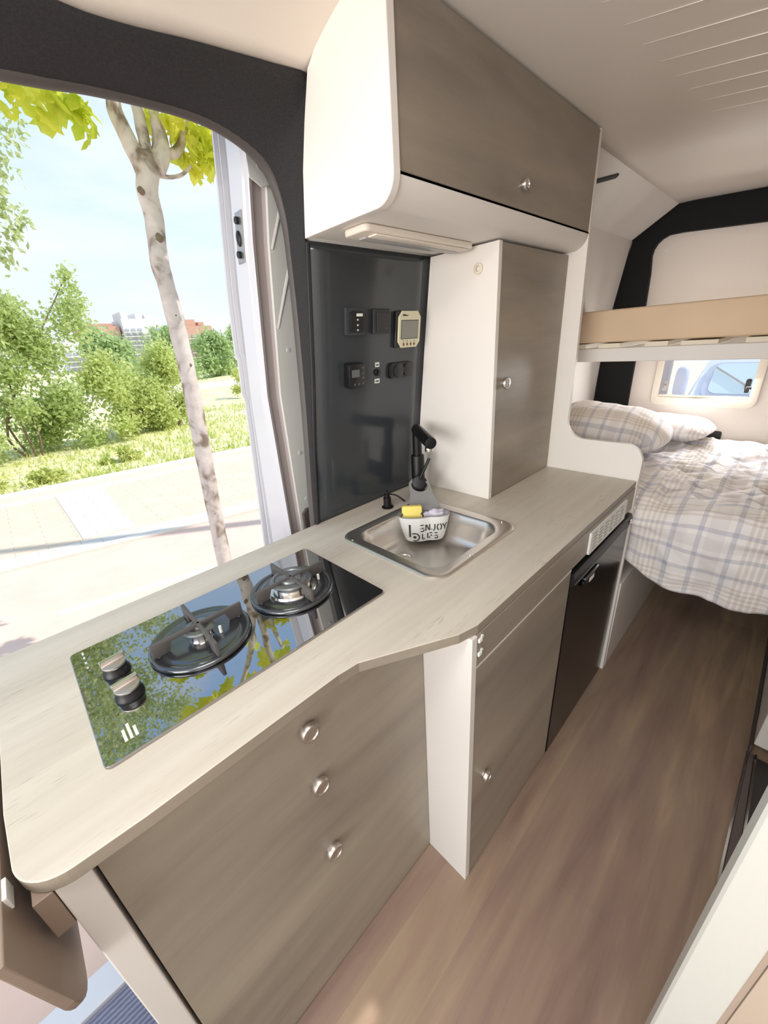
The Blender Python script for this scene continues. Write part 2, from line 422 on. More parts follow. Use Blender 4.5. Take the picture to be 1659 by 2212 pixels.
# dark slot (vent) in that panel
e0, e1 = V((1.52, .82, 1.77)), V((1.52, .634, 1.887))
def on_slope(x, t, o=.004):
    n = V((0, -(e1.z-e0.z), (e1.y-e0.y))).normalized()
    p = V((x, e0.y+(e1.y-e0.y)*t, e0.z+(e1.z-e0.z)*t)); return p+n*o*(1 if n.y < 0 else -1)
b = B(); ux = V((1, 0, 0)); uy = (e1-e0).normalized(); nn = ux.cross(uy)
M = Matrix.Translation(on_slope(1.85, .70, .001)) @ Matrix((ux, uy, nn)).transposed().to_4x4() @ Matrix.Rotation(.42, 4, 'Z')
plate(b, rrect(-.10, .08, -.009, .009, .008), .003, M=M)
tag(obj('wall_slot', b, TRIMBLK, smooth=True), 'black elongated slot in the white panel above the bunk', 'slot')

# sliding door opening: black trim shaped around the arch -------------------
inner = [(-1.05, .955, 1.66), (-.55, .95, 1.70), (-.2, .94, 1.73), (.162, .93, 1.755), (.27, .93, 1.768), (.36, .93, 1.774), (.432, .93, 1.775), (.49, .93, 1.768), (.545, .93, 1.748),
         (.584, .931, 1.717), (.606, .932, 1.674), (.618, .935, 1.62), (.620, .938, 1.558), (.616, .943, 1.418), (.606, .952, 1.19), (.585, .962, .871), (.57, .965, .5), (.56, .965, 0)]
outer = [(-1.05, .84, 1.70), (-.55, .85, 1.74), (-.2, .84, 1.77), (.162, .812, 1.80), (.263, .811, 1.803), (.33, .808, 1.808), (.40, .804, 1.816), (.47, .800, 1.822), (.55, .797, 1.829),
         (.628, .795, 1.834), (.634, .81, 1.79), (.634, .83, 1.70), (.625, .866, 1.60), (.630, .885, 1.418), (.617, .922, 1.19), (.592, .944, .871), (.585, .946, .5), (.58, .944, 0)]
b = B(); rows = []
for a, c in zip(outer, inner):
    a, c = V(a), V(c); r = []
    for k in range(9):
        t = k/8; p = a.lerp(c, t); p = p+V((0, -.012*math.sin(PI*t), 0)); r.append(p)
    rows.append(r)
loft(b, [spline([r[k] for r in rows], 3) for k in range(len(rows[0]))])
struct(solid(obj('trim_1', b, CARPET, smooth=True, ang=70), .006, 0), 'black trim around the sliding door opening', 'door surround')
gx_ = lambda p: max(0, min(1, (p[0]-.43)/.15)); gz_ = lambda p: max(0, min(1, (p[2]-1.56)/.12))
b = B(); seal = spline([V(p)+V((.009*gx_(p), -.003, .009*gz_(p))) for p in inner], 5); tube(b, seal, .0155, 14)
struct(obj('trim_2', b, RUBBER, smooth=True), 'dark rubber seal round the sliding door opening', 'door seal')
# body shell outside of the opening (thickness of the van side)
fx = lambda p: max(0, min(1, (p[0]-.43)/.15)); fz = lambda p: max(0, min(1, (p[2]-1.56)/.12))
b = B(); loft(b, [[V(p)+V((.02*fx(p), .012, .02*fz(p))) for p in inner], [V(p)+V((.06*fx(p), .05, .06*fz(p))) for p in inner], [V(p)+V((.3*fx(p), .075, .14*fz(p))) for p in inner]])
struct(solid(obj('trim_3', b, TRIMBLK, smooth=True), .01, 1), 'painted body edge outside the seal', 'van body')
# cream headliner above the opening
b = B(); rows = []
outs = spline([V(p) for p in outer[:10]], 3)
for p in outs:
    r = []
    for k in range(11):
        t = k/10
        yy = p.y+(.575-p.y)*t; zz = p.z+(1.889-p.z)*math.sin(t*PI/2)**.9
        r.append((p.x, yy, zz))
    rows.append(r)
rows.append([(1.49, y, z) for (x, y, z) in rows[-1]])
loft(b, rows)
struct(solid(obj('ceiling_side', b, CREAM, smooth=True, ang=60), .008, 1), 'cream curved headliner above the sliding door', 'ceiling')

# splashback --------------------------------------------------------------
b = B(); zs = np.linspace(ZC+.001, 1.584, 40); rows = []
for z in zs:
    xl = np.interp(z, [.86, 1.307, 1.584], [.595, .62, .628])
    rows.append([(x, yw(z)-.004, z) for x in np.linspace(xl, 1.066, 8)])
loft(b, rows)
o = solid(obj('splashback_panel', b, ANTHRA, smooth=True), .006, 0)
tag(o, 'glossy dark grey splashback panel between sink and upper cabinet', 'panel')
b = B(); tube(b, [(np.interp(z, [.86, 1.307, 1.584], [.595, .62, .628])-.004, yw(z)-.009, z) for z in np.linspace(ZC+.004, 1.58, 30)], .0045, 8)
struct(obj('trim_4', b, BLACK, smooth=True), 'black edge strip along the dark splashback', 'trim')

# ------------------------------------------------------------------ worktop
def arc(cx, cy, r, a0, a1, n=8): return [(cx+r*math.cos(math.radians(a0+(a1-a0)*k/n)), cy+r*math.sin(math.radians(a0+(a1-a0)*k/n))) for k in range(n+1)]
out = [(-.157, .944), (-.157, .56)] + arc(-.098, .483, .055, 180, 266, 10) + [(-.03, .424), (.26, .421), (.30, .416), (.47, .328), (.515, .317), (1.497, .317), (1.497, .946)]
SX0, SX1, SY0, SY1 = .572, .94, .456, .815
hole = rrect(SX0+.02, SX1-.02, SY0+.02, SY1-.02, .04)
b = B(); plate(b, out, .022, holes=[hole], M=Matrix.Translation((0, 0, ZC-.022)), bev=.0012)
wt = obj('worktop', b, OAK); wt.data.materials.append(GREYOAK)
for p_ in wt.data.polygons: p_.material_index = 1 if p_.normal.z < .3 else 0
tag(wt, 'long pale oak kitchen worktop carrying the hob and sink', 'worktop')

# ------------------------------------------------------------------ lower cabinets
def knob(parent, p, d, r=.0175, mat=NICKEL):
    b = B(); M, _ = frame_z(p, V(p)+V(d))
    lathe(b, [(0, 0), (r*.75, 0), (r*.75, .004), (r, .006), (r, .012), (r*.9, .015), (r*.72, .0155), (r*.66, .0135), (0, .0135)], M, 40)
    return obj('knob', b, mat, parent, smooth=True, ang=50)
# drawer unit under the hob
dc = thing('drawer_unit', (.2, .68, 0), 'grey oak drawer unit with three knobs under the hob', 'cabinet')
b = B(); box(b, -.09, .49, .4555, .925, .02, .837, .001); obj('body', b, SEATBROWN, dc)
b = B(); box(b, -.1265, -.094, .436, .925, 0, .837, .002); obj('side_panel', b, WHITE2, dc, label='pale upright end post of the drawer unit')
b = B(); box(b, -.0935, -.0905, .4565, .46, .02, .837); obj('shadow_gap', b, BLACK, dc)
for z0, z1, kz in ((.72515, .837, .806-.026), (.565, .7250, .640), (.005, .56485, .432)):
    b = B(); box(b, -.089, .4895, .437, .455, z0, z1); d = obj('drawer', b, GREYOAK, dc)
    knob(d, (.194, .437, kz), (0, -1, 0))
# cupboard between drawers and fridge
cc = thing('base_cupboard', (.74, .6, 0), 'grey oak base cupboard with pale side panel beside the fridge', 'cabinet')
b = B(); box(b, .511, .975, .3345, .925, .02, .715, .001); obj('body', b, SEATBROWN, cc)
b = B(); box(b, .492, .51, .314, .925, 0, .8375, .0015); obj('side_panel', b, WHITE2, cc, label='pale grey side panel facing the drawers')
b = B(); box(b, .5105, 1.497, .3155, .3335, .757, .837, .0008, 1); obj('fascia', b, GREYOAK, cc)
b = B(); box(b, .5105, .9745, .3148, .3335, .7532, .7568); obj('edge_line', b, WHITE2, cc, label='thin pale line below the fascia')
b = B(); box(b, .5115, .9745, .3155, .3335, .004, .753, .0008, 1); d = obj('door', b, GREYOAK, cc)
knob(d, (.562, .3155, .371), (0, -1, 0), .013)
for z in (.823, .789):
    b = B(); box(b, .512, .524, .3105, .3155, z-.005, z+.005, .002); cyl(b, (.527, .313, z+.003), (.527, .316, z+.003), .004, seg=16)
    obj('clip', b, LABELW, cc, label='small white plastic clip')
# vent grille ----------------------------------------------------------
vg = thing('vent_grille', (1.237, .3155, .752), 'white slotted vent grille above the black fridge', 'vent')
X0, X1, Z0, Z1 = 1.078, 1.397, .757, .827
hs = []
for r in range(5):
    for c in range(6):
        x = X0+.022+c*.0465; z = Z0+.011+r*.0112
        hs.append(rrect(x, x+.040, z, z+.0052, .0024, 3))
b = B(); plate(b, rrect(X0, X1, Z0, Z1, .004), .006, holes=hs, M=MXZ(.309)); obj('grille_plate', b, LABELW, vg)
b = B(); box(b, X0+.012, X1-.012, .3148, .3153, Z0+.006, Z1-.006); obj('grille_backing', b, plain('vent dark', rgb(110, 100, 92), .7), vg)
# fridge ------------------------------------------------------------------
fr = thing('fridge', (1.23, .6, 0), 'black built-in fridge below the white vent grille', 'fridge')
b = B(); box(b, .98, 1.496, .3345, .92, .01, .74, .002); obj('body', b, BLACK, fr)
b = B(); box(b, .981, 1.496, .3135, .334, .004, .700, .0015); d = obj('door', b, GLASSBLK, fr)
b = B()
loft(b, [[(x, y, z) for y, z in ((.334, .7015), (.3135, .7015), (.308, .704), (.305, .710), (.305, .722), (.308, .735), (.311, .7395), (.334, .7395))] for x in (.981, 1.496)], closed=True, cap=True)
obj('handle_rail', b, BLACK, fr, smooth=True, ang=25)
b = B(); tube(b, [(.99, .3065, .7035), (1.49, .3065, .7035)], .0025, 8); obj('rail_edge', b, PANMET, fr, smooth=True, label='grey metal edge line on the handle rail')
b = B(); box(b, 1.06, 1.15, .302, .3135, .655, .678, .006, 3); la = obj('latch', b, BLACKM, fr, smooth=True)
b = B(); box(b, 1.06, 1.165, .299, .3125, .681, .69, .003, 3); obj('latch_lever', b, PANMET, la, smooth=True)
b = B(); box(b, 1.10, 1.135, .3005, .3025, .658, .672, .0008); obj('latch_button', b, LABELW, la)
b = B(); box(b, 1.455, 1.475, .302, .3045, .712, .728, .001); obj('badge', b, CHROME, fr)
# end partition -----------------------------------------------------------
prt = thing('partition_panel', (XE+.009, .6, 0), 'tall white partition panel with cut out between kitchen and bed', 'partition')
pts = [(.303, 0), (.308, .5), (.313, .86), (.312, .90)] + [(.372+.06*math.cos(math.radians(a)), .925+.06*math.sin(math.radians(a))) for a in range(180, 89, -10)]
pts += [(.42, .985), (.49, .985)] + [(.51+.065*math.sin(math.radians(a)), 1.05-.065*math.cos(math.radians(a))) for a in range(0, 91, 10)]
pts += [(.572, 1.25), (.578, 1.6), (.581, 1.8), (.581, 1.884), (.65, 1.8835), (.73, 1.868)]
pts += [(yw(z)-.016, z) for z in np.linspace(1.85, 0, 30)]
b = B(); plate(b, pts, .018, M=MYZ(XE), bev=.002)
obj('panel', b, WHITE, prt)
for z in (.800, .758):
    b = B(); cyl(b, (XE+.0085, .3095, z), (XE+.0085, .3055, z), .005, seg=16); obj('screw_cap', b, LABELW, prt)

# tall cabinet on the worktop ------------------------------------------------
tc_ = thing('tall_cupboard', (1.28, .75, ZC), 'tall cupboard standing on the worktop with grey oak door', 'cabinet')
b = B(); pts = [(.633, ZC+.0005), (.633, 1.582)] + [(yw(z)-.008, z) for z in np.linspace(1.582, ZC+.0005, 16)]
plate(b, pts, .016, M=MYZ(1.064)); obj('side_panel', b, WHITE, tc_)
b = B(); box(b, 1.081, 1.499, .634, .65, ZC+.002, 1.580, .0008, 1); d = obj('door', b, GREYOAK, tc_)
knob(d, (1.123, .634, 1.222), (0, -1, 0), .017, CHROME)
b = B(); M, _ = frame_z((1.0635, .693, 1.527), (1.05, .693, 1.527)); lathe(b, [(.006, 0), (.014, 0), (.014, .004), (.011, .006), (.007, .006), (.006, .001)], M); obj('cable_grommet', b, PLY, tc_, smooth=True)

# upper cabinet ----------------------------------------------------------------
uc = thing('upper_cabinet', (1.06, .72, 1.585), 'white overhead cabinet with a grey oak flap door', 'cabinet')
YF = .579; ZB = 1.587; RB = .045
crv = [(YF+RB-RB*math.cos(math.radians(a)), ZB+RB-RB*math.sin(math.radians(a))) for a in range(0, 91, 9)]
pts = [(YF-.003, 1.884)] + [(y-.003, z-.002) for y, z in crv] + [(yw(z)-.012, z) for z in np.linspace(ZB-.002, 1.835, 12)] + [(.735, 1.866), (.66, 1.883)]
b = B(); plate(b, pts, .019, M=MYZ(.6155), bev=.002); obj('side_panel', b, WHITE, uc)
# bottom with rounded front lip
b = B(); cr2 = [(YF, 1.632), (YF, 1.628)] + crv[0:] + [(.85, ZB)]
cr3 = [(.86, ZB+.012)] + [(YF+RB-(RB-.014)*math.cos(math.radians(a)), ZB+RB-(RB-.014)*math.sin(math.radians(a))) for a in range(90, -1, -9)] + [(YF+.014, 1.632)]
loft(b, [[(x, y, z) for y, z in cr2+cr3] for x in (.635, 1.499)], closed=True, cap=True)
obj('bottom_panel', b, WHITE, uc, smooth=True, ang=30)
b = B(); box(b, .6355, 1.4985, YF+.001, YF+.017, 1.6335, 1.880, .0012, 1); d = obj('door', b, GREYOAK, uc)
knob(d, (1.065, YF+.001, 1.680), (0, -1, 0), .0125, CHROME)
# lamp under it
lp = thing('light_bar', (.85, .733, ZB-.02), 'slim white light bar fixed under the overhead cabinet', 'lamp')
b = B(); plate(b, rrect(.655, 1.045, .697, .772, .014), .014, M=Matrix.Translation((0, 0, ZB-.0145)), bev=.004, seg=3); obj('housing', b, LAMPBODY, lp, smooth=True)
b = B(); plate(b, rrect(.69, 1.03, .738, .762, .006), .004, M=Matrix.Translation((0, 0, ZB-.0175)), bev=.001); obj('lens', b, LENS, lp, smooth=True)
b = B(); box(b, .69, 1.03, .703, .73, ZB-.0185, ZB-.0146, .0018); obj('diffuser_strip', b, LAMPBODY, lp, smooth=True)

# ------------------------------------------------------------------ sink
sk = thing('sink', ((SX0+SX1)/2, (SY0+SY1)/2, ZC), 'square stainless steel sink set into the worktop', 'sink')
cxs, cys = (SX0+SX1)/2, (SY0+SY1)/2
def ring(ins, z, r, n=8):
    return [(x, y, z) for x, y in rrect(SX0+ins, SX1-ins, SY0+ins, SY1-ins, r, n)]
b = B(); R_ = loft(b, [ring(0, ZC+.0004, .045), ring(0, ZC+.003, .045), ring(.003, ZC+.0055, .043), ring(.010, ZC+.006, .04), ring(.016, ZC+.0045, .04), ring(.030, ZC+.004, .045), ring(.034, ZC+.002, .05), ring(.0375, ZC-.004, .055),
           ring(.041, ZC-.03, .058), ring(.045, ZC-.066, .062), ring(.051, ZC-.082, .064), ring(.063, ZC-.0915, .056), ring(.085, ZC-.0945, .045)], closed=True)
b.faces.new(R_[-1])
obj('bowl', b, STEEL, sk, smooth=True, ang=50)
b = B(); M = Matrix.Translation((.722, .703, ZC-.0942))
lathe(b, [(.026, .0005), (.026, .002), (.0235, .003), (.021, .002), (.019, -.001), (.006, -.001), (.006, .002), (0, .0025)], M); dr = obj('drain', b, STEEL, sk, smooth=True)
b = B()
for k in range(6):
    a = k*PI/3; cyl(b, (.722+.0125*math.cos(a), .703+.0125*math.sin(a), ZC-.0955), (.722+.0125*math.cos(a), .703+.0125*math.sin(a), ZC-.0948), .0035, seg=12)
obj('drain_hole', b, DARKMET, dr)
for x, y in ((SX0+.012, SY1-.05), (SX1-.012, SY0+.05), (SX0+.05+.09, SY0+.012), (SX1-.045, SY1-.012)):
    b = B(); cyl(b, (x, y, ZC+.0055), (x, y, ZC+.0075), .0035, seg=14); obj('rim_screw', b, CHROME, sk)

# tap ---------------------------------------------------------------
TX, TY = .972, .858
tp = thing('kitchen_tap', (TX, TY, ZC), 'matt black kitchen tap with straight spout behind the sink', 'tap')
b = B(); lathe(b, [(0, .0005), (.027, .0005), (.027, .004), (.0225, .006), (.0225, .138), (.021, .141), (.0155, .142), (.0155, .225), (0, .225)], Matrix.Translation((TX, TY, ZC))); obj('column', b, BLACKM, tp, smooth=True)
b = B(); st = V((TX+.012, TY+.012, 1.085)); en = V((.895, .735, 1.072)); cyl(b, st, en, .0185, seg=32, bev=.003); sp = obj('spout', b, BLACKM, tp, smooth=True)
b = B(); dd = (en-st).normalized(); q = en-dd*.02; cyl(b, q+V((0, 0, -.0175)), q+V((0, 0, -.03)), .013, seg=24, bev=.001); obj('aerator', b, CHROME, sp, smooth=True)
b = B(); h0 = V((TX-.012, TY-.012, .905)); h1 = V((.918, .806, .925)); cyl(b, h0, h1, .027, .026, seg=32, bev=.005)
mv = obj('mixer_body', b, BLACKM, tp, smooth=True)
b = B(); tube(b, [(.922, .806, .94), (.930, .792, .975), (.941, .781, 1.008)], [.0055, .005, .005], 12); obj('lever', b, BLACK, tp, smooth=True)
# pump / dispenser + hose
so = thing('soap_dispenser', (.815, .858, ZC), 'small black dispenser stub on the worktop behind the sink', 'dispenser')
b = B(); lathe(b, [(0, .0005), (.019, .0005), (.019, .004), (.013, .006), (.0125, .036), (.009, .038), (.009, .048), (0, .048)], Matrix.Translation((.815, .858, ZC))); obj('stub', b, BLACKM, so, smooth=True)
b = B(); cyl(b, (.815, .858, ZC+.0485), (.815, .858, ZC+.058), .0045, seg=16); obj('nozzle', b, BLACK, so)
b = B(); tube(b, spline([(.835, .884, ZC+.030), (.848, .880, ZC+.031), (.864, .866, ZC+.026), (.876, .850, ZC+.012), (.882, .842, ZC+.003)], 6), .0028, 8)
tag(obj('hose', b, BLACK, smooth=True), 'thin black hose curving beside the dispenser stub', 'hose')

# sink caddy -----------------------------------------------------------
CU = V((1, -1, 0)).normalized(); CN = V((-1, -1, 0)).normalized(); CC = V((.8075, .6925, 0))-CN*.036
ZT, ZBm = .868, .784
def cad_loop(t, inset=0, n=72):
    k = .70+.30*t**.6; out = []
    for i in range(n):
        a = 2*PI*i/n; ca, sa = math.cos(a), math.sin(a)
        u = .079*math.copysign(abs(ca)**.72, ca); d = .036*math.copysign(abs(sa)**.72, sa)
        if d > 0: d *= 1-.24*math.exp(-((u-.016)/.02)**2)-.10*(1 if u > .016 else 0)*(1-math.exp(-((u-.016)/.02)**2))
        u = u*k; d = d*k
        l = math.hypot(u, d); u -= inset*u/l; d -= inset*d/l
        out.append(CC+CU*u+CN*d+V((0, 0, ZBm+(ZT-ZBm)*t-.004*(u/.08)*0)))
    return out
ck = thing('sink_caddy', CC+V((0, 0, ZBm)), 'white sink caddy reading ENJOY LIFE hung from the tap', 'caddy')
b = B(); ts = [0, .02, .06, .15, .3, .5, .75, 1]
rows = [cad_loop(0, .02)]+[cad_loop(0, .006)]+[cad_loop(t) for t in ts[1:]]+[cad_loop(1, .0035)]+[cad_loop(t, .0035) for t in (.8, .5, .25, .1)]
R_ = loft(b, rows, closed=True); b.faces.new(R_[0]); b.faces.new(R_[-1])
obj('cup', b, CADDY, ck, smooth=True, ang=50)
b = B(); loft(b, [cad_loop(1, -.0006), [p+V((0, 0, .0025)) for p in cad_loop(1, -.0006)], [p+V((0, 0, .0025)) for p in cad_loop(1, .004)], [p+V((0, 0, .0004)) for p in cad_loop(1, .004)]], closed=True)
obj('rim', b, CADGREY, ck, smooth=True, label='grey rim of the caddy')
def cad_front(u, z, o=.0007):
    t = (z-ZBm)/(ZT-ZBm); lp_ = cad_loop(max(.001, t)); best = None; pts = [((p-CC).dot(CU), (p-CC).dot(CN)) for p in lp_]
    fr_ = sorted([q for q in pts if q[1] > 0]); xs_ = [q[0] for q in fr_]; ds_ = [q[1] for q in fr_]
    d = float(np.interp(u, xs_, ds_)); return CC+CU*u+CN*(d+o)+V((0, 0, z))
def stroke(bm, pts, w):
    dens = []
    for (a, b_) in zip(pts, pts[1:]):
        a, b_ = V((a[0], a[1], 0)), V((b_[0], b_[1], 0)); n = max(1, int((b_-a).length/.003))
        dens += [a.lerp(b_, k/n) for k in range(n)]
    dens.append(V((pts[-1][0], pts[-1][1], 0)))
    rows = []
    for i, p in enumerate(dens):
        t = (dens[min(i+1, len(dens)-1)]-dens[max(i-1, 0)]).normalized(); nn_ = V((-t.y, t.x, 0))*w/2
        rows.append([cad_front((p+nn_).x, (p+nn_).y), cad_front((p-nn_).x, (p-nn_).y)])
    loft(bm, rows)
LW = .0036
GL = {'E': [[(0, 1), (.75, 1)], [(.22, .5), (.75, .5)], [(0, 0), (.75, 0)], [(0, .5), (0, .42)], [(.75, .0), (.75, .3)]],
      'N': [[(0, 0), (0, 1)], [(.18, .95), (.62, .1)], [(.8, 0), (.8, 1)]],
      'J': [[(.7, 1), (.7, .25), (.55, .03), (.3, 0)], [(.0, .22), (.1, .08)]],
      'O': [[(.34, 1), (.08, .8), (0, .5), (.08, .2), (.34, 0)], [(.6, 1), (.86, .8), (.94, .5), (.86, .2), (.6, 0)]],
      'Y': [[(0, 1), (.36, .5)], [(.84, 1), (.46, .45), (.46, 0)]],
      'L': [[(0, 1), (0, 0), (.62, 0)]], 'I': [[(.1, 0), (.1, 1)]],
      'F': [[(0, 1), (.7, 1)], [(.2, .52), (.65, .52)], [(0, .3), (0, 0)]]}
def word(bm, txt, u, z, h, dz=0):
    for ch in txt:
        for s_ in GL[ch]: stroke(bm, [(u+p[0]*h*.68, z+p[1]*h+dz*(u)) for p in s_], LW)
        u += h*(.36 if ch == 'I' else .80)
b = B(); word(b, 'ENJOY', -.014, .8225, .0215); o1 = obj('lettering', b, DKPRINT, ck)
b = B(); word(b, 'LIFE', -.008, .7945, .019); obj('lettering', b, DKPRINT, ck)
b = B(); stroke(b, [(-.046, .8475), (-.046, .803)], .0058)
stroke(b, [(-.040+.0, .8155)]+[(-.031+.0135*math.cos(math.radians(a)), .8025+.0135*math.sin(math.radians(a))) for a in range(110, -91, -20)]+[(-.036, .790)], .0042)
stroke(b, [(-.036, .8045), (-.027, .8015)], .0085)
obj('logo', b, DKPRINT, ck, label='dark letter b logo on the caddy')
# hanger plate with ring
p0 = V((.862, .738, .874)); p1 = V((.913, .803, .9215)); vv = (p1-p0).normalized(); nn = CU.cross(vv)
outl = [(-.050, -.012), (.050, -.012), (.046, .02), (.036, .055)]+[(.035*math.cos(math.radians(a)), .09+.035*math.sin(math.radians(a))) for a in range(0, 181, 12)]+[(-.036, .055), (-.046, .02)]
holeo = [(.0265*math.cos(2*PI*k/32), .090+.0265*math.sin(2*PI*k/32)) for k in range(32)]
b = B(); plate(b, outl, .003, holes=[holeo], M=Matrix.Translation(p0) @ Matrix((CU, vv, nn)).transposed().to_4x4(), bev=.0006)
obj('hanger_plate', b, CADGREY, ck, label='grey hanger plate with a ring')
# sponge + cloth
def cadP(u, d, z): return CC+CU*u+CN*d+V((0, 0, z))
MC = lambda u, d, z, rz=0, rx=0: Matrix.Translation(cadP(u, d, z)) @ Matrix((CU, -CN, V((0, 0, 1)))).transposed().to_4x4() @ Matrix.Rotation(rx, 4, 'X') @ Matrix.Rotation(rz, 4, 'Z')
sg = thing('sponge', cadP(-.036, 0, .80), 'yellow sponge standing in the left half of the caddy', 'sponge')
MS = MC(-.036, -.009, .836, rx=-.12) @ Matrix.Rotation(PI/2, 4, 'X')
b = B(); plate(b, [(-.031, 0), (.031, 0), (.031, .026), (.025, .032), (.031, .038), (.031, .054), (.027, .058), (-.027, .058), (-.031, .054), (-.031, .038), (-.026, .032), (-.031, .026)], .021, M=MS, bev=.003)
obj('foam', b, SPONGE, sg, smooth=True, ang=60)
b = B(); plate(b, rrect(-.031, .031, 0, .055, .004), .007, M=MS @ Matrix.Translation((0, 0, -.0072)), bev=.001)
obj('scourer_pad', b, SCOUR, sg)
b = B(); s3 = B(); bmesh.ops.create_icosphere(s3, subdivisions=4, radius=1)
for v in s3.verts:
    p = v.co.copy(); n_ = mnoise.noise(p*2.2)*.35+mnoise.noise(p*5)*.16
    v.co = V((p.x*.036, p.y*.020, p.z*.028))*(1+n_)
merge(b, s3, MC(.037, 0, .853)); tag(obj('cleaning_cloth', b, CLOTH, smooth=True, ang=180), 'pale lilac cloth crumpled in the right half of the caddy', 'cloth')

# ------------------------------------------------------------------ gas hob
hb = thing('gas_hob', (.21, .68, ZC), 'black glass gas hob with two burners let into the worktop', 'hob')
HX0, HX1, HY0, HY1 = -.054, .472, .523, .832
b = B(); plate(b, rrect(HX0, HX1, HY0, HY1, .010), .0055, M=Matrix.Translation((0, 0, ZC+.0004)), bev=.0012); obj('glass_plate', b, HOBGLASS, hb)
ZG = ZC+.006
for i, (bx, by, big) in enumerate(((.138, .685, 0), (.341, .687, 1))):
    M = Matrix.Translation((bx, by, ZG))
    b = B(); lathe(b, [(0, .0005), (.089, .0005), (.0915, .003), (.0905, .007), (.086, .009), (.080, .007), (.075, .0045), (.070, .0075), (.066, .008), (.03, .0055), (0, .0055)], M, 64)
    ringo = obj('burner_ring', b, PANMET, hb, smooth=True, ang=60)
    b = B()
    if big:
        lathe(b, [(0, .0055), (.055, .0055), (.052, .012), (.041, .013), (.041, .0245), (.040, .0255), (0, .0255)], M, 64)
    else:
        lathe(b, [(0, .0055), (.023, .0055), (.0215, .010), (.0215, .0215), (.020, .0225), (0, .0225)], M, 48)
    obj('burner_head', b, CHROME, ringo, smooth=True, ang=30)
    b = B()
    if big:
        lathe(b, [(0, .026), (.044, .026), (.0455, .0285), (.043, .0315), (.036, .0325), (.034, .030), (.024, .030), (.022, .034), (.012, .0345), (0, .033)], M, 64)
    else:
        lathe(b, [(0, .023), (.027, .023), (.0285, .025), (.026, .028), (.018, .029), (.015, .027), (.009, .027), (.008, .031), (0, .031)], M, 48)
    obj('burner_cap', b, CAPMET, ringo, smooth=True, ang=40)
    b = B(); cyl(b, (bx+.03+.028*big, by-.02, ZG+.006), (bx+.03+.028*big, by-.02, ZG+.020), .003, seg=12); obj('igniter', b, LABELW, ringo)
    # pan support: two crossed flat bars whose ends drop to the ring
    b = B(); H = .0345; T = .0034
    barp = [(-.084, .006), (-.084, H), (.084, H), (.084, .006), (.057, .006), (.050, .026), (-.050, .026), (-.057, .006)]
    plate(b, [(x, y) for x, y in barp], 2*T, M=Matrix.Translation((bx, by+T, ZG+.002)) @ Matrix.Rotation(PI/2, 4, 'X'), bev=.0012)
    plate(b, [(x, y) for x, y in barp], 2*T, M=Matrix.Translation((bx-T, by, ZG+.002)) @ Matrix.Rotation(PI/2, 4, 'Z') @ Matrix.Rotation(PI/2, 4, 'X'), bev=.0012)
    obj('pan_support', b, CASTIRON, hb, smooth=True, ang=35)
for (kx, ky) in ((.001, .716), (.004, .640)):
    b = B(); M = Matrix.Translation((kx, ky, ZG)); lathe(b, [(0, .0003), (.021, .0003), (.021, .004), (.0195, .006), (.0175, .016), (0, .016)], M, 48); kb = obj('control_knob', b, BLACK, hb, smooth=True)
    RZ = Matrix.Translation((kx, ky, ZG+.0162)) @ Matrix.Rotation(.10, 4, 'Z')
    half = [(.0185*math.cos(math.radians(a)), .0185*math.sin(math.radians(a))) for a in range(175, 366, 10)]
    b = B(); plate(b, half, .004, M=RZ, bev=.0008); obj('knob_face', b, NICKEL, kb, smooth=True, ang=35)
    b = B(); box(b, -.0185, .0185, .0012, .0085, 0, .013, .0012, M=RZ); obj('knob_grip', b, CHROME, kb)
b = B()
for k, w in enumerate((.010, .006, .006, .004)): box(b, -.036, -.033, .822-.018*k-w, .822-.018*k, ZG+.0001, ZG+.0004)
obj('printed_marking', b, PRINT, hb)
b = B()
for k, w in enumerate((.026, .034, .022)): box(b, -.024+.007*k, -.020+.007*k, .548, .548+w, ZG+.0001, ZG+.0004)
obj('printed_marking', b, PRINT, hb)

# ------------------------------------------------------------------ wall devices
def WM(x, z):
    a = (yw(z+.02)-yw(z-.02))/.04; v_ = V((0, a, 1)).normalized(); u_ = V((1, 0, 0)); n_ = u_.cross(v_)
    return Matrix.Translation((x, yw(z)-.0078, z)) @ Matrix((u_, v_, n_)).transposed().to_4x4()
def dev(name, x, z, label, cat, group=None):
    M = WM(x, z); return thing(name, M.translation, label, cat, group), M
t, M = dev('remote_holder', .757, 1.418, 'black remote control in a dark wall holder, leftmost of upper device row', 'remote control')
b = B(); box(b, -.033, .033, -.033, .033, 0, .011, .002, M=M); obj('holder', b, ANTHRA, t)
b = B(); plate(b, rrect(-.022, .025, -.026, .024, .008), .004, M=M @ Matrix.Translation((.002, 0, .0112)), bev=.001); h = obj('remote_body', b, DEVBLK2, t)
b = B(); box(b, 0, .022, .012, .019, .0153, .0156, M=M); obj('sticker', b, LABELW, t)
for y in (.004, -.009, -.021):
    b = B(); cyl(b, M @ V((.004, y, .0152)), M @ V((.004, y, .0165)), .0024, seg=14); obj('button', b, PRINT, t)
t, M = dev('blank_switch', .856, 1.416, 'dark square switch plate between remote and cream display', 'switch')
b = B(); box(b, -.032, .032, -.032, .032, 0, .012, .003, M=M); obj('plate', b, DEVBLK, t)
b = B(); box(b, -.022, .026, -.024, .024, .0122, .0145, .001, M=M); obj('rocker', b, DEVBLK, t)
b = B(); box(b, .012, .02, -.018, -.0165, .0147, .015, M=M); obj('mark', b, LCD2, t)
t, M = dev('solar_display', .967, 1.393, 'cream eight-sided control display with grey screen', 'control panel')
b = B(); box(b, -.053, .047, -.050, .048, 0, .011, .002, M=M); obj('back_box', b, DEVBLK2, t)
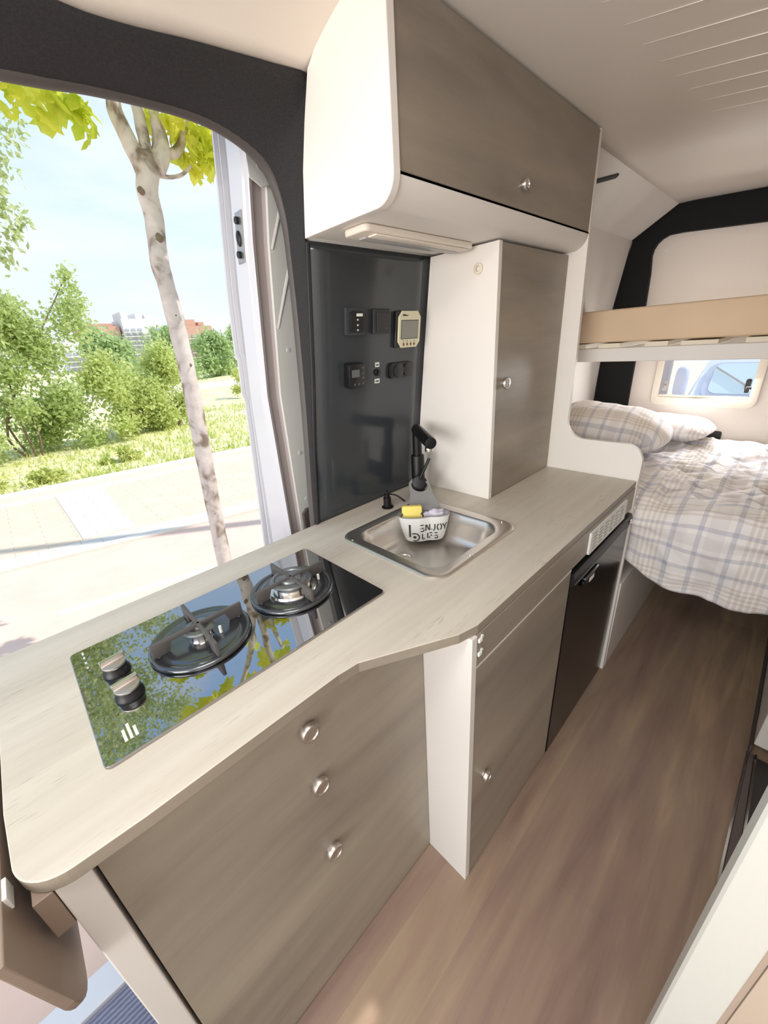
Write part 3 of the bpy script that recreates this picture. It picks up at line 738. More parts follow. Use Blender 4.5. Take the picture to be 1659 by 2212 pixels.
c8 = [(-.034, -.050), (.034, -.050), (.048, -.034), (.048, .034), (.034, .050), (-.034, .050), (-.048, .034), (-.048, -.034)]
b = B(); plate(b, c8, .006, M=M @ Matrix.Translation((.002, 0, .0112)), bev=.0012); obj('front_cover', b, DEVCREAM, t)
b = B(); box(b, -.037, .039, -.026, .026, .0173, .0180, .0003, M=M); sc = obj('screen_frame', b, TRIMBLK, t)
b = B(); box(b, -.0355, .0375, -.0245, .0245, .0181, .0186, M=M); obj('screen', b, LCD, sc)
b = B(); plate(b, [(-.032, .0365), (-.008, .0365), (-.009, .0400), (-.014, .0385), (-.020, .0415), (-.032, .0410)], .0004, M=M @ Matrix.Translation((0, 0, .0173))); obj('brand_mark', b, DKPRINT, t)
b = B()
for x in (-.024, -.008, .008, .024): box(b, x-.003, x+.003, -.0325, -.031, .0173, .0176, M=M)
obj('key_symbols', b, DKPRINT, t)
for x in (-.024, -.008, .008, .024):
    b = B(); s4 = B(); bmesh.ops.create_uvsphere(s4, u_segments=16, v_segments=10, radius=1); bmesh.ops.scale(s4, vec=(.0034, .0046, .002), verts=s4.verts[:]); merge(b, s4, M @ Matrix.Translation((x, -.0405, .0173))); obj('button', b, ORANGE, t, smooth=True)
t, M = dev('heating_thermostat', .750, 1.282, 'deep black thermostat with grey screen in the lower device row', 'thermostat')
b = B(); plate(b, rrect(-.029, .029, -.033, .033, .007), .026, M=M, bev=.002); obj('housing', b, DEVBLK2, t, smooth=True, ang=40)
b = B(); box(b, -.022, .006, -.003, .017, .0262, .0268, M=M); obj('screen', b, LCD2, t)
for x, y in ((.019, .02), (.019, .006), (.019, -.006), (.019, -.021), (.004, -.022), (-.012, -.022)):
    b = B(); cyl(b, M @ V((x, y, .026)), M @ V((x, y, .0275)), .0024, seg=12); obj('button', b, LCD2, t)
t, M = dev('pump_switch', .849, 1.279, 'small round black switch between two white stickers', 'switch')
b = B(); lathe(b, [(0, 0), (.0105, 0), (.0105, .003), (.009, .005), (.006, .005), (.006, .011), (0, .0115)], M, 32); obj('switch_button', b, DEVBLK2, t, smooth=True)
for y, l, w in ((.022, 'upper', .0085), (-.0245, 'lower', .0105)):
    b = B(); box(b, -w, w, y-.0065, y+.0065, .0001, .0006, M=M); stk = obj('sticker', b, LABELW, t)
    b = B(); box(b, -w*.62, w*.62, y-.0022, y+.0014, .0007, .0009, M=M); obj('printed_word', b, DEVBLK, stk)
t, M = dev('double_socket', .950, 1.278, 'black double socket with two round lids', 'socket')
b = B(); plate(b, rrect(-.055, .05, -.023, .023, .012), .010, M=M, bev=.002); obj('socket_plate', b, DEVBLK2, t, smooth=True, ang=40)
for x in (-.018, .024):
    b = B(); lathe(b, [(0, .0102), (.021, .0102), (.021, .014), (.018, .016), (0, .0165)], M @ Matrix.Translation((x, 0, 0)), 40); obj('socket_lid', b, DEVBLK, t, smooth=True)

# ------------------------------------------------------------------ folded table leaf at the near end
fl = thing('folding_leaf', (-.16, .62, .65), 'folded down oak table leaf hanging at the near end of the worktop', 'table leaf')
b = B()
prof_l = [(.385, .856), (.385, .735)]+[(.425+.04*math.cos(math.radians(a)), .735+.04*math.sin(math.radians(a))) for a in range(180, 271, 15)]+[(.86, .695), (.9, .73), (.9, .856)]
Ml = Matrix.Translation((-.168, 0, 0))
plate(b, prof_l, .009, M=Matrix.Translation((-.1715, 0, .856)) @ Matrix.Rotation(-.13, 4, 'Y') @ Matrix.Translation((0, 0, -.856)) @ MYZ(0), bev=.0015)
obj('board', b, SEATBROWN, fl)
b = B(); box(b, -.1622, -.1582, .45, .475, .838, .858, .0006); obj('hinge', b, LABELW, fl, label='white hinge strip')
b = B(); box(b, -.1455, -.1275, .437, .9, .768, .837, .001); obj('bracket', b, SEATBROWN, fl)

# ------------------------------------------------------------------ entry step
st_ = thing('entry_step', (-.5, 1.0, -.3), 'blue grey ribbed step mat in the sliding door entry', 'step')
b = B(); box(b, -1.1, -.16, .60, .925, -.262, -.25, .002); obj('step_mat', b, BLUEMAT, st_)
b = B(); box(b, -1.1, .56, .926, 1.01, -.30, -.235, .004); obj('sill', b, VANWHITE, st_, label='white painted sill of the step')
b = B(); box(b, -1.1, -.155, .58, .60, -.25, -.021); obj('riser', b, BLUEMAT, st_)

# ------------------------------------------------------------------ sliding door standing open outside
sd = struct(thing('door_1', (.75, 1.05, 0), 'open white sliding door standing outside the dark door frame', 'sliding door'))
XD = .565
yo = lambda z: float(np.interp(z, [-.3, .636, 1.214, 1.509, 1.725, 1.846, 1.95], [1.345, 1.338, 1.246, 1.192, 1.13, 1.098, 1.07]))
yi = lambda z: float(np.interp(z, [-.3, .837, 1.236, 1.605, 1.770, 1.95], [1.105, 1.094, 1.086, 1.019, .975, .955]))
# cross-section of the leading edge, t=0 outer corner .. 1 inner corner, with x offsets for the pressed seams
sec = [(-.10, .08), (-.02, .012), (0, 0), (.05, 0), (.07, .010), (.16, .012), (.18, .003), (.22, .002), (.24, .016), (.37, .018), (.40, .006), (.86, .004), (.90, .008), (.98, .010), (1.0, .012)]
ZS = np.linspace(-.3, 1.95, 60)
def step_(z): return 0 if z > 1.36 else (.006*(1.36-z)/.02 if z > 1.34 else (.006 if z > 1.24 else (.013 if z < 1.22 else .006+.007*(1.24-z)/.02)))
ZS = sorted(list(ZS)+[1.36, 1.34, 1.24, 1.22])
b = B(); rows = []
for z in ZS:
    rows.append([(XD+dx+(step_(z) if t < .3 else 0), yo(z)+(yi(z)-yo(z))*t, z) for t, dx in sec])
loft(b, rows); edge = obj('leading_edge', b, VANWHITE, sd, smooth=True, ang=25)
for ta, tb, dx in ((.062, .168, .0085), (.232, .385, .013)):
    b = B(); loft(b, [[(XD+dx+step_(z)*(1 if t < .3 else .6), yo(z)+(yi(z)-yo(z))*t, z) for t in np.linspace(ta, tb, 4)] for z in ZS]); obj('grey_groove', b, VANSEAM, edge, smooth=True)
b = B(); rows = []
for z in ZS:
    rows.append([(XD+.012, yi(z), z), (XD+.020, yi(z)+.002, z), (XD+.023, yi(z)+.010, z), (XD+.048, yi(z)+.012, z), (XD+.052, yi(z)+.002, z)])
loft(b, rows); obj('inner_seam', b, VANGREY, sd, smooth=True, ang=25)
b = B(); rows = []
for z in ZS:
    rows.append([(XD+.052, yi(z)+.003, z), (XD+.056, yi(z)-.002, z), (XD+.075, yi(z)-.003, z), (.9, yi(z)-.003, z), (1.5, yi(z)-.003, z)])
loft(b, rows); ip = obj('inner_panel', b, VANINNER, sd, smooth=True, ang=25)
b = B(); loft(b, [[(x, yo(z), z) for z in ZS] for x in (XD+.04, 1.7)]); obj('outer_skin', b, VANWHITE, sd, smooth=True)
for z0 in (1.655, 1.475):
    b = B(); tube(b, [(.628, yi(z0-.06)-.001, z0-.06), (.66, yi(z0+.04)-.001, z0+.04), (.69, yi(z0+.13)-.001, z0+.13)], [.004, .006, .005], 8); obj('pressed_rib', b, VANINNER, sd, smooth=True)
for z in (1.36, 1.05, .89):
    b = B(); y_ = yi(z)-.003; cyl(b, (.655, y_+.002, z), (.655, y_-.0015, z), .0065, seg=20, bev=.0008); obj('plastic_plug', b, VANINNER, sd, smooth=True)
# striker plate
ym = lambda z: yo(z)+(yi(z)-yo(z))*.68
b = B(); rows = []
for z in np.linspace(1.57, 1.672, 8): rows.append([(XD+.0055, ym(z)+.019, z), (XD+.001, ym(z)+.017, z), (XD+.001, ym(z)-.017, z), (XD+.0055, ym(z)-.019, z)])
loft(b, rows); sp_ = obj('striker_plate', b, STRIKER, sd)
for z in (1.655, 1.587):
    b = B(); cyl(b, (XD+.0008, ym(z)+.002, z), (XD-.006, ym(z)+.002, z), .008, seg=20, bev=.001); obj('bolt', b, DARKMET, sp_, smooth=True)
b = B(); s5 = B(); bmesh.ops.create_uvsphere(s5, u_segments=20, v_segments=12, radius=1); bmesh.ops.scale(s5, vec=(.005, .010, .017), verts=s5.verts[:]); merge(b, s5, Matrix.Translation((XD, ym(1.62)+.002, 1.62))); obj('striker_socket', b, DARKMET, sp_, smooth=True)
z_ = 1.735; b = B(); plate(b, [(-.028, -.02), (.0, -.034), (.05, -.02), (.09, .02), (.09, .10), (-.028, .10)], .004, M=Matrix.Translation((.60, yi(z_)-.008, z_+.005)) @ MXZ(0), bev=.001); br_ = obj('upper_bracket', b, VANINNER, sd)
b = B(); cyl(b, (.605, yi(z_)-.0095, z_+.01), (.605, yi(z_)-.004, z_+.01), .011, seg=20, bev=.001); obj('bracket_hole', b, VANGREY, br_)
# dark latch recess near the worktop
lt = B(); plate(lt, [(.625, .66), (.625, .845), (.640, .860), (.662, .857), (.675, .838), (.70, .838), (.74, .845), (.74, .66)], .012, M=Matrix.Translation((0, 1.074, 0)) @ MXZ(0), bev=.002)
lo = obj('lower_latch', lt, plain('latch brown', rgb(88, 78, 76), .45), sd)
b = B(); box(b, .668, .684, 1.064, 1.0735, .66, .832, .002); obj('latch_arm', b, BLACK, lo)

# ------------------------------------------------------------------ rear of the van
XR = 2.74
b = B(); plate(b, [(.95, 0), (.95, 1.95), (-.95, 1.95), (-.95, 0)], .01, holes=[rrect(.15, .585, .945, 1.29, .03)], M=MYZ(XR+.09))
rd = struct(obj('wall_rear_shell', b, VANWHITE), 'dark inside of the rear of the van', 'wall')
# rear door inner lining with the window opening
rl = struct(thing('wall_rear', (XR+.05, 0, 0), 'white lining of the rear doors', 'rear wall'))
WY0, WY1, WZ0, WZ1 = .168, .565, .965, 1.27
XL = XR+.03
b = B(); plate(b, [(.93, .0), (.93, 1.9), (-.93, 1.9), (-.93, 0)], .02, holes=[rrect(WY0-.012, WY1+.012, WZ0-.012, WZ1+.012, .03)], M=MYZ(XL)); obj('lining', b, REARWHITE, rl)
b = B(); plate(b, rrect(.235, .42, .70, .792, .012), .004, M=MYZ(XL-.0045), bev=.001); obj('door_pull', b, BLACK, rl, label='black recessed door pull')
b = B(); cyl(b, (XL-.004, .66, 1.70), (XL, .66, 1.70), .008, seg=16); obj('lining_clip', b, LABELW, rl)
# black frame of the rear opening (pillar and header)
hw = [(.905, .0), (.895, .86), (.888, 1.15), (.865, 1.453), (.845, 1.60), (.822, 1.768), (.775, 1.797), (.728, 1.827), (.681, 1.856), (.634, 1.8855), (.58, 1.8855), (.31, 1.871), (0, 1.853)]
hi_ = [(.715, .0), (.713, .86), (.712, 1.15), (.710, 1.45), (.713, 1.60), (.721, 1.685), (.717, 1.712), (.704, 1.737), (.684, 1.755), (.655, 1.767), (.60, 1.7675), (.28, 1.744), (0, 1.728)]
def both(pts): return pts+[(-y, z) for y, z in pts[::-1][1:]]
b = B(); A_, C_ = both(hw), both(hi_)
loft(b, [[(XR-.02, y, z) for y, z in A_], [(XR-.005, y, z) for y, z in A_], [(XR-.004, (y+y2)/2, (z+z2)/2) for (y, z), (y2, z2) in zip(A_, C_)], [(XR, y, z) for y, z in C_], [(XR+.028, y, z) for y, z in C_]])
struct(solid(obj('trim_5', b, plain('rear frame fabric', rgb(20, 21, 21), .95), smooth=True, ang=30), .004, 0), 'black fabric frame around the rear door opening', 'door frame')
# rear window
w1 = struct(thing('window_1', (XL, (WY0+WY1)/2, WZ0), 'rear camper window looking out on a parked vehicle', 'window'))
b = B(); plate(b, rrect(WY0-.036, WY1+.034, WZ0-.048, WZ1+.04, .04, 8), .016, holes=[rrect(WY0, WY1, WZ0, WZ1, .012)], M=MYZ(XL-.0165), bev=.004, seg=3); obj('window_frame', b, WINFRAME, w1, smooth=True, ang=40)
b = B(); plate(b, rrect(WY0+.003, WY1-.003, WZ0+.001, WZ0+.012, .003), .012, M=MYZ(XL-.014), bev=.001); obj('blind_rail', b, WINFRAME, w1)
b = B(); plate(b, rrect(.31, .41, WZ0-.014, WZ0-.002, .005), .008, M=MYZ(XL-.025), bev=.002); obj('blind_handle', b, WINFRAME, w1, smooth=True)
b = B(); box(b, XL+.024, XL+.028, WY0-.01, WY1+.01, WZ0-.01, WZ1+.01); obj('pane', b, PANE, w1)
for y, mt, h in ((WY0+.018, DEVBLK, .07), (WY1-.022, plain('latch grey', rgb(176, 170, 166), .4), .055)):
    b = B(); plate(b, rrect(y-.011, y+.011, WZ0+.03, WZ0+.03+h, .01), .012, M=MYZ(XL-.004), bev=.003); l_ = obj('window_latch', b, mt, w1, smooth=True)
    b = B(); box(b, XL-.014, XL-.003, y-.018, y+.004, WZ0+.05, WZ0+.062, .002); obj('latch_grip', b, mt, l_)

# ------------------------------------------------------------------ bunk above the bed
XB = 1.70
bk = thing('upper_bunk', (XB+.35, .1, 1.235), 'white railed upper bunk frame across the van above the bed', 'bunk bed')
b = B(); box(b, XB, XB+.018, -.92, .868, 1.236, 1.283, .002); obj('front_rail', b, WHITE2, bk)
b = B(); box(b, XB+.62, XB+.638, -.92, .862, 1.236, 1.283, .002); obj('rear_rail', b, WHITE2, bk)
rnd = random.Random(4)
for k, (ya, wd, h) in enumerate(((.66, .085, .017), (.535, .075, .016), (.385, .07, .016), (.265, .10, .014), (.10, .10, .016), (-.06, .09, .016), (-.22, .09, .016), (-.40, .09, .016), (-.58, .09, .016), (-.76, .09, .016))):
    b = B(); box(b, XB+.002, XB+.636, ya-wd/2, ya+wd/2, 1.2835, 1.2835+h, .001, 1); obj('slat', b, PLY, bk)
b = B(); box(b, XB+.004, XB+.66, -.85, .845, 1.3025, 1.413, .008, 3)
tag(obj('bunk_mattress', b, BEIGE, smooth=True, ang=40), 'beige flat mattress slab lying on the upper bunk slats', 'mattress')

# ------------------------------------------------------------------ bed
bd = thing('lower_bed', (2.15, 0, 0), 'low double bed base across the rear of the van', 'bed')
b = B(); box(b, 1.64, 2.72, -.9, .87, .50, .53, .002); obj('platform', b, WHITE2, bd)
b = B(); box(b, 1.66, 2.70, -.88, .86, .531, .70, .03, 4); obj('mattress', b, PLY, bd, smooth=True)
for x, y in ((2.66, .2), (2.66, -.83)):
    b = B(); box(b, x-.02, x+.02, y-.02, y+.02, 0, .4995, .002); obj('leg', b, TRIMBLK, bd)
# duvet: a wrinkled grid that lies on the mattress and hangs over its front edge
def fb(p, o=4):
    v_ = 0; a = 1
    for k in range(o): v_ += a*mnoise.noise(p); p = p*2.03+V((3.1, 1.7, .4)); a *= .5
    return v_
def ridge(p): return 1-abs(mnoise.noise(p))*2
b = B(); uvl = b.loops.layers.uv.new('UVMap'); rows = []; uvs = {}
NU, NV = 150, 190; ytop, ybot = .862, -.9
Lt, Rr, Ld = 1.02, .09, .16
def duv(s, y):
    """s measured from the far edge"""
    hang = .17+.03*math.sin(y*9+1)+.025*mnoise.noise(V((y*4, 3, 1)))+.075*max(0, min(1, (.36-y)/.45))*0+.02
    hang += .03*max(0, min(1, (.30-y)/.4))-.012
    tot = Lt+Rr*PI/2+hang; s_ = s*tot
    zt = .755+.03*fb(V((s_*3, y*3, .3)), 3)
    wr = .015*ridge(V((s_*5+.8*fb(V((s_*2, y*2, 5)), 2), y*13+s_*4, 1.7)))+.010*ridge(V((s_*14, y*8-s_*9, 4.2)))+.005*ridge(V((s_*26+y*11, y*17, 2.2)))
    if s_ < Lt: p = V((2.69-s_, y, zt+wr)); n_ = V((0, 0, 1))
    elif s_ < Lt+Rr*PI/2:
        a = (s_-Lt)/Rr; p = V((2.69-Lt-Rr*math.sin(a), y, zt-Rr+Rr*math.cos(a)+wr*math.cos(a))); p.x -= wr*math.sin(a)
    else:
        d = s_-Lt-Rr*PI/2; fold = .012*math.sin(y*21+2*mnoise.noise(V((y*3, 0, 0))))*min(1, d/.15)
        p = V((2.69-Lt-Rr+fold+.02*fb(V((d*4, y*5, 2)), 3)+.05*d-wr*.5, y, zt-Rr-d))
    # rear edge rolls down to the mattress
    if s_ < .06: p.z -= .02*(1-s_/.06)
    return p, tot*s
for i in range(NU+1):
    r = []
    for j in range(NV+1):
        y = ytop+(ybot-ytop)*j/NV; p, sl = duv(i/NU, y); v_ = b.verts.new(p); uvs[v_] = (y+1, sl); r.append(v_)
    rows.append(r)
for i in range(NU):
    for j in range(NV):
        f_ = b.faces.new((rows[i][j], rows[i][j+1], rows[i+1][j+1], rows[i+1][j]))
        for l_ in f_.loops: l_[uvl].uv = uvs[l_.vert]
o = obj('duvet', b, PLAID, smooth=True, ang=180); solid(o, .02, -1)
tag(o, 'white and grey plaid duvet spread over the lower bed', 'duvet')
# hem roll along the front edge
b = B(); hp = []
for j in range(0, NV+1, 2):
    y = ytop+(ybot-ytop)*j/NV; p, _ = duv(1, y); hp.append(p+V((.004, 0, .004)))
tube(b, hp, .009, 8); h_ = obj('hem', b, CADDY, o, smooth=True) if False else b.free()
def pillow(name, c, sx, sy, sz, rz, rx, label, mat=PLAID, seed=0):
    b = B(); s6 = B(); bmesh.ops.create_uvsphere(s6, u_segments=72, v_segments=48, radius=1)
    uvl = s6.loops.layers.uv.new('UVMap')
    for v_ in s6.verts:
        p = v_.co; e = .55
        q = V((math.copysign(abs(p.x)**e, p.x), math.copysign(abs(p.y)**e, p.y), p.z*(1-.0)))
        k = 1-.45*max(abs(q.x), abs(q.y))**4
        w = .05*fb(V((q.x*2+seed, q.y*2, q.z)), 3)+.045*ridge(V((q.x*4+seed, q.y*3, 2)))
        v_.co = V((q.x*sx, q.y*sy, (q.z*k+w)*sz))
    for f_ in s6.faces:
        for l_ in f_.loops: l_[uvl].uv = (l_.vert.co.x+.5+seed, l_.vert.co.y+.4)
    M = Matrix.Translation(c) @ Matrix.Rotation(rz, 4, 'Z') @ Matrix.Rotation(rx, 4, 'X')
    bmesh.ops.transform(s6, matrix=M, verts=s6.verts[:])
    return tag(obj(name, s6, mat, smooth=True, ang=180), label, 'pillow', 'pillows on the lower bed')
pillow('pillow', (2.13, .62, .905), .23, .27, .095, .15, .12, 'plaid pillow puffed up in the corner beside the black pillar', seed=.3)
pillow('pillow', (2.53, .43, .845), .165, .18, .055, -.1, .05, 'flatter sunlit white pillow below the rear window', seed=1.3)

# ------------------------------------------------------------------ right hand side: shower threshold, wall, door leaf
sh_ = thing('shower_threshold', (1.1, -.18, 0), 'aluminium edged threshold strip on the floor at the right', 'threshold')
b = B(); loft(b, [[(.5, -.151, 0), (.5, -.151, .012), (.5, -.156, .014), (.5, -.158, .012), (.5, -.158, 0)], [(1.43, -.172, 0), (1.43, -.172, .012), (1.43, -.177, .014), (1.43, -.179, .012), (1.43, -.179, 0)]], closed=True, cap=True); obj('metal_edge', b, CHROME, sh_)
b = B(); plate(b, [(.5, -.159), (1.43, -.18), (1.43, -.192), (.5, -.196)], .008, M=Matrix.Translation((0, 0, .0003))); obj('infill_strip', b, plain('threshold infill', rgb(92, 80, 78), .4), sh_)
b = B(); loft(b, [[(.5, -.197, 0), (.5, -.197, .012), (.5, -.203, .014), (.5, -.205, .012), (.5, -.205, 0)], [(1.43, -.193, 0), (1.43, -.193, .012), (1.43, -.198, .014), (1.43, -.200, .012), (1.43, -.200, 0)]], closed=True, cap=True); obj('metal_edge', b, CHROME, sh_)
b = B(); plate(b, [(.5, -.206), (1.425, -.201), (1.425, -.92), (.5, -.92)], .006, M=Matrix.Translation((0, 0, .0003)))
tag(obj('shower_tray', b, TRAY), 'dark shower tray floor beyond the threshold strip', 'shower tray')
b = B(); box(b, 1.432, 1.56, -.92, -.181, .05, 1.82, .003); bw = struct(obj('wall_bathroom', b, WHITE2), 'pale grey end wall of the shower cubicle', 'wall')
b = B(); box(b, 1.433, 2.4, -.182, -.176, .0005, .04, .001); struct(obj('baseboard_right', b, RUBBER), 'dark grey base strip of the shower wall', 'baseboard')
b = B(); box(b, 1.562, 2.4, -.92, -.184, .0005, .44, .002); tag(obj('bed_locker', b, WHITE2), 'white locker box below the bed behind the shower wall', 'locker')
b = B(); box(b, 1.5195, 2.45, .302, .87, .0005, .43, .002); tag(obj('bed_locker', b, WHITE2), 'pale low storage box under the bed beside the fridge partition', 'locker')
dl = thing('bathroom_door', (.5, -.12, 0), 'white bathroom door leaf standing open close by at right', 'door')
b = B(); plate(b, [(.452, -.091), (.4506, -.088), (.454, -.0845), (.48, -.0835), (.48, -.139), (.4535, -.139), (.452, -.136)], 1.85, M=Matrix.Translation((0, 0, .0155))); obj('door_leaf', b, plain('door leaf white', rgb(208, 207, 199), .5), dl, smooth=True, ang=30)
b = B(); plate(b, [(.456, -.1395), (.48, -.1395), (.48, -.146), (.456, -.146)], 1.85, M=Matrix.Translation((0, 0, .0155))); obj('edge_profile', b, TAUPE, dl)
b = B(); plate(b, [(.453, -.1465), (.48, -.1465), (.48, -.42), (.453, -.42)], 1.85, M=Matrix.Translation((0, 0, .0155))); obj('outer_panel', b, plain('greige panel', rgb(190, 172, 154), .6), dl, label='beige outer panel')

# rest of the shell (closes the van around the camera; windscreen side stays open)
b = B(); loft(b, [[(x, -yw(z), z) for z in np.linspace(0, 1.885, 20)] for x in (-1.2, 2.76)])
struct(solid(obj('wall_right', b, WHITE2, smooth=True), .02, 1), 'far side wall of the van', 'wall')
b = B(); box(b, -1.3, -.16, -.93, .58, -.06, -.02); struct(obj('floor_cab', b, TRAY), 'dark cab floor', 'floor')

# ------------------------------------------------------------------ outdoors
ZGND = -.62
GR = thing('ground', (2, 6, ZGND), 'sunlit street surface outside the van', 'ground', kind='structure')
ang = -.235
def gp(pts, z): return [(x, y, z) for x, y in pts]
def gplate(name, pts, z, mat, t=.02, parent=GR):
    b = B(); plate(b, pts, t, M=Matrix.Translation((0, 0, z-t))); return obj(name, b, mat, parent)
# lines across x: y = a + s*x
def line(a, s): return lambda x: a+s*x
lane = line(5.33, -.27); pav = line(8.45, -.165); cur = line(8.78, -.16)
X0_, X1_ = -14, 26
gplate('bike_lane', [(X0_, -14), (X1_, -14), (X1_, lane(X1_) if lane(X1_) > -13 else -13), (X0_, lane(X0_))], ZGND, PINK)
gplate('paving', [(X0_, lane(X0_)), (X1_, lane(X1_)), (X1_, pav(X1_)), (X0_, pav(X0_))], ZGND+.001, PAVE)
gplate('edging', [(X0_, lane(X0_)), (X1_, lane(X1_)), (X1_, lane(X1_)+.13), (X0_, lane(X0_)+.13)], ZGND+.03, CURBM, .04)
gplate('paver_row', [(X0_, lane(X0_)+.14), (X1_, lane(X1_)+.14), (X1_, lane(X1_)+.42), (X0_, lane(X0_)+.42)], ZGND+.006, PAVEG)
gplate('paver_row', [(X0_, pav(X0_)-.22), (X1_, pav(X1_)-.22), (X1_, pav(X1_)), (X0_, pav(X0_))], ZGND+.006, PAVEG)
gplate('paver_strip', [(.24, 5.75), (.80, 5.62), (.86, 8.08), (.22, 8.18)], ZGND+.008, PAVEG)
gplate('kerb', [(X0_, pav(X0_)), (X1_, pav(X1_)), (X1_, cur(X1_)), (X0_, cur(X0_))], ZGND+.10, CURBM, .12)
gplate('lane_line', [(-.2, 4.02), (3.2, 3.10), (3.2, 3.19), (-.2, 4.11)], ZGND+.004, PAINTW, .004)
b = B(); nx, ny = 70, 70; rows = []
for i in range(nx+1):
    x = -40+120*i/nx; r = []
    for j in range(ny+1):
        t = (j/ny)**2; y = cur(min(max(x, -14), 26))-.02+t*180
        r.append((x, y, ZGND+.03+.12*fb(V((x*.3, y*.3, 0)), 3)*min(1, (j)/8)))
    rows.append(r)
loft(b, rows); obj('verge', b, SOIL, GR, smooth=True, ang=180)

gplate('dirt_path', [(-30, 30), (70, 20), (70, 25), (-30, 36)], ZGND+.12, plain('sandy path', rgb(240, 222, 206), .9), .2)
rng = np.random.default_rng(7)
def leaf_mesh(name, centers, radii, n, size, mat, parent=None, seed=0, shape='quad', shell=.55, tag_=None, droop=.3):
    """n leaves scattered through ellipsoidal clumps, merged as one foliage mesh"""
    r_ = np.random.default_rng(seed); centers = np.array(centers, float); radii = np.array(radii, float)
    if radii.ndim == 1: radii = np.repeat(radii[:, None], 3, 1)
    w = radii.prod(1)**(2/3); w /= w.sum(); idx = r_.choice(len(centers), n, p=w)
    d = r_.normal(size=(n, 3)); d /= np.linalg.norm(d, axis=1)[:, None]
    rad = shell+(1-shell)*r_.random(n); rad *= (1+.22*r_.normal(size=n))
    P_ = centers[idx]+d*rad[:, None]*radii[idx]
    ax = r_.normal(size=(n, 3)); ax[:, 2] -= droop; ax /= np.linalg.norm(ax, axis=1)[:, None]
    sd_ = np.cross(ax, r_.normal(size=(n, 3))); sd_ /= np.linalg.norm(sd_, axis=1)[:, None]
    nr = np.cross(ax, sd_)
    if shape == 'quad': tpl = [(0, 0, 0), (.5, .28, .06), (1, 0, -.04), (.5, -.28, .06)]; fcs = [(0, 1, 2, 3)]
    else:
        tpl = [(0, 0, 0), (.05, .22, .03), (.30, .20, .06), (.42, .46, .02), (.52, .20, .05), (.72, .26, .0), (1, 0, -.08), (.72, -.26, .0), (.52, -.20, .05), (.42, -.46, .02), (.30, -.20, .06), (.05, -.22, .03)]; fcs = [tuple(range(12))]
    sz = size*(.7+.6*r_.random(n)); vs = []
    for a, s_, k in tpl: vs.append(P_+ax*(a*sz)[:, None]+sd_*(s_*sz)[:, None]+nr*(k*sz)[:, None])
    vs = np.stack(vs, 1).reshape(-1, 3); m_ = len(tpl)
    off = OFF[parent] if parent is not None else V(centers.mean(0))
    me = bpy.data.meshes.new(name); vs = vs-np.array(off)
    me.from_pydata(vs.tolist(), [], [tuple(i*m_+q for q in f_) for i in range(n) for f_ in fcs]); me.materials.append(mat)
    o = bpy.data.objects.new(name, me); COL.objects.link(o)
    if parent is not None: o.parent = parent
    else: o.location = off
    OFF[o] = off
    return o
# young plane tree close to the van
TRY = 2.7; F = TRY/3.6
def tp3(x, z): return V((x*F, TRY, 1.36+(z-1.36)*F))
pt = thing('street_tree', (tp3(1.13, -1.05).x, TRY, ZGND), 'slender street tree with pale mottled trunk close outside the door', 'tree')
tr = [V((.800, TRY, ZGND)), tp3(1.12, -.6), tp3(1.165, .2), tp3(1.20, .70), tp3(1.235, 1.33), tp3(1.24, 1.80), tp3(1.235, 2.03), tp3(1.27, 2.28), tp3(1.275, 2.46), tp3(1.305, 2.58), tp3(1.32, 2.68)]
tr_r = [.070, .064, .063, .064, .062, .061, .060, .058, .064, .070, .066]
pp = spline(tr, 6); rr = np.interp(np.linspace(0, len(tr)-1, len(pp)), range(len(tr)), [r*.80 for r in tr_r])
rr = [r*(1+.10*mnoise.noise(V((0, 0, p.z*6)))) for r, p in zip(rr, pp)]
b = B(); tube(b, pp, rr, 20)
for v_ in b.verts: v_.co += V((1, 0, 0))*.006*mnoise.noise(v_.co*14)+V((0, 1, 0))*.006*mnoise.noise(v_.co*14+V((9, 0, 0)))
obj('trunk', b, BARK, pt, smooth=True, ang=180)
brs = [([tp3(1.29, 2.55), tp3(1.25, 2.68), tp3(1.20, 2.86), tp3(1.19, 3.0), tp3(1.1, 3.5), tp3(.9, 4.1)], [.045, .040, .036, .03, .022, .012]),
       ([tp3(1.32, 2.62), tp3(1.335, 2.75), tp3(1.345, 2.95), tp3(1.36, 3.4), tp3(1.5, 4.2)], [.032, .030, .029, .024, .012]),
       ([tp3(1.36, 2.60), tp3(1.43, 2.70), tp3(1.45, 2.82), tp3(1.45, 2.95), tp3(1.6, 3.5)], [.05, .048, .035, .022, .012]),
       ([tp3(1.44, 2.70), tp3(1.55, 2.74), tp3(1.63, 2.86), tp3(1.69, 3.0), tp3(1.9, 3.5)], [.026, .024, .020, .018, .01]),
       ([tp3(1.38, 2.57), tp3(1.47, 2.575), tp3(1.56, 2.61), tp3(1.64, 2.68), tp3(1.70, 2.72)], [.012, .010, .009, .007, .004])]
for k, (ps, rs) in enumerate(brs):
    ps = [p+V((0, (.25 if i > 3 else 0)*(-1)**k*(i-3)*.6, 0)) for i, p in enumerate(ps)]
    sp3 = spline(ps, 5); b = B(); tube(b, sp3, np.interp(np.linspace(0, len(ps)-1, len(sp3)), range(len(ps)), rs), 12)
    for v_ in b.verts: v_.co += v_.normal*0+V((mnoise.noise(v_.co*18), mnoise.noise(v_.co*18+V((5, 5, 5))), 0))*.004
    obj('branch', b, BARK, pt, smooth=True, ang=180)
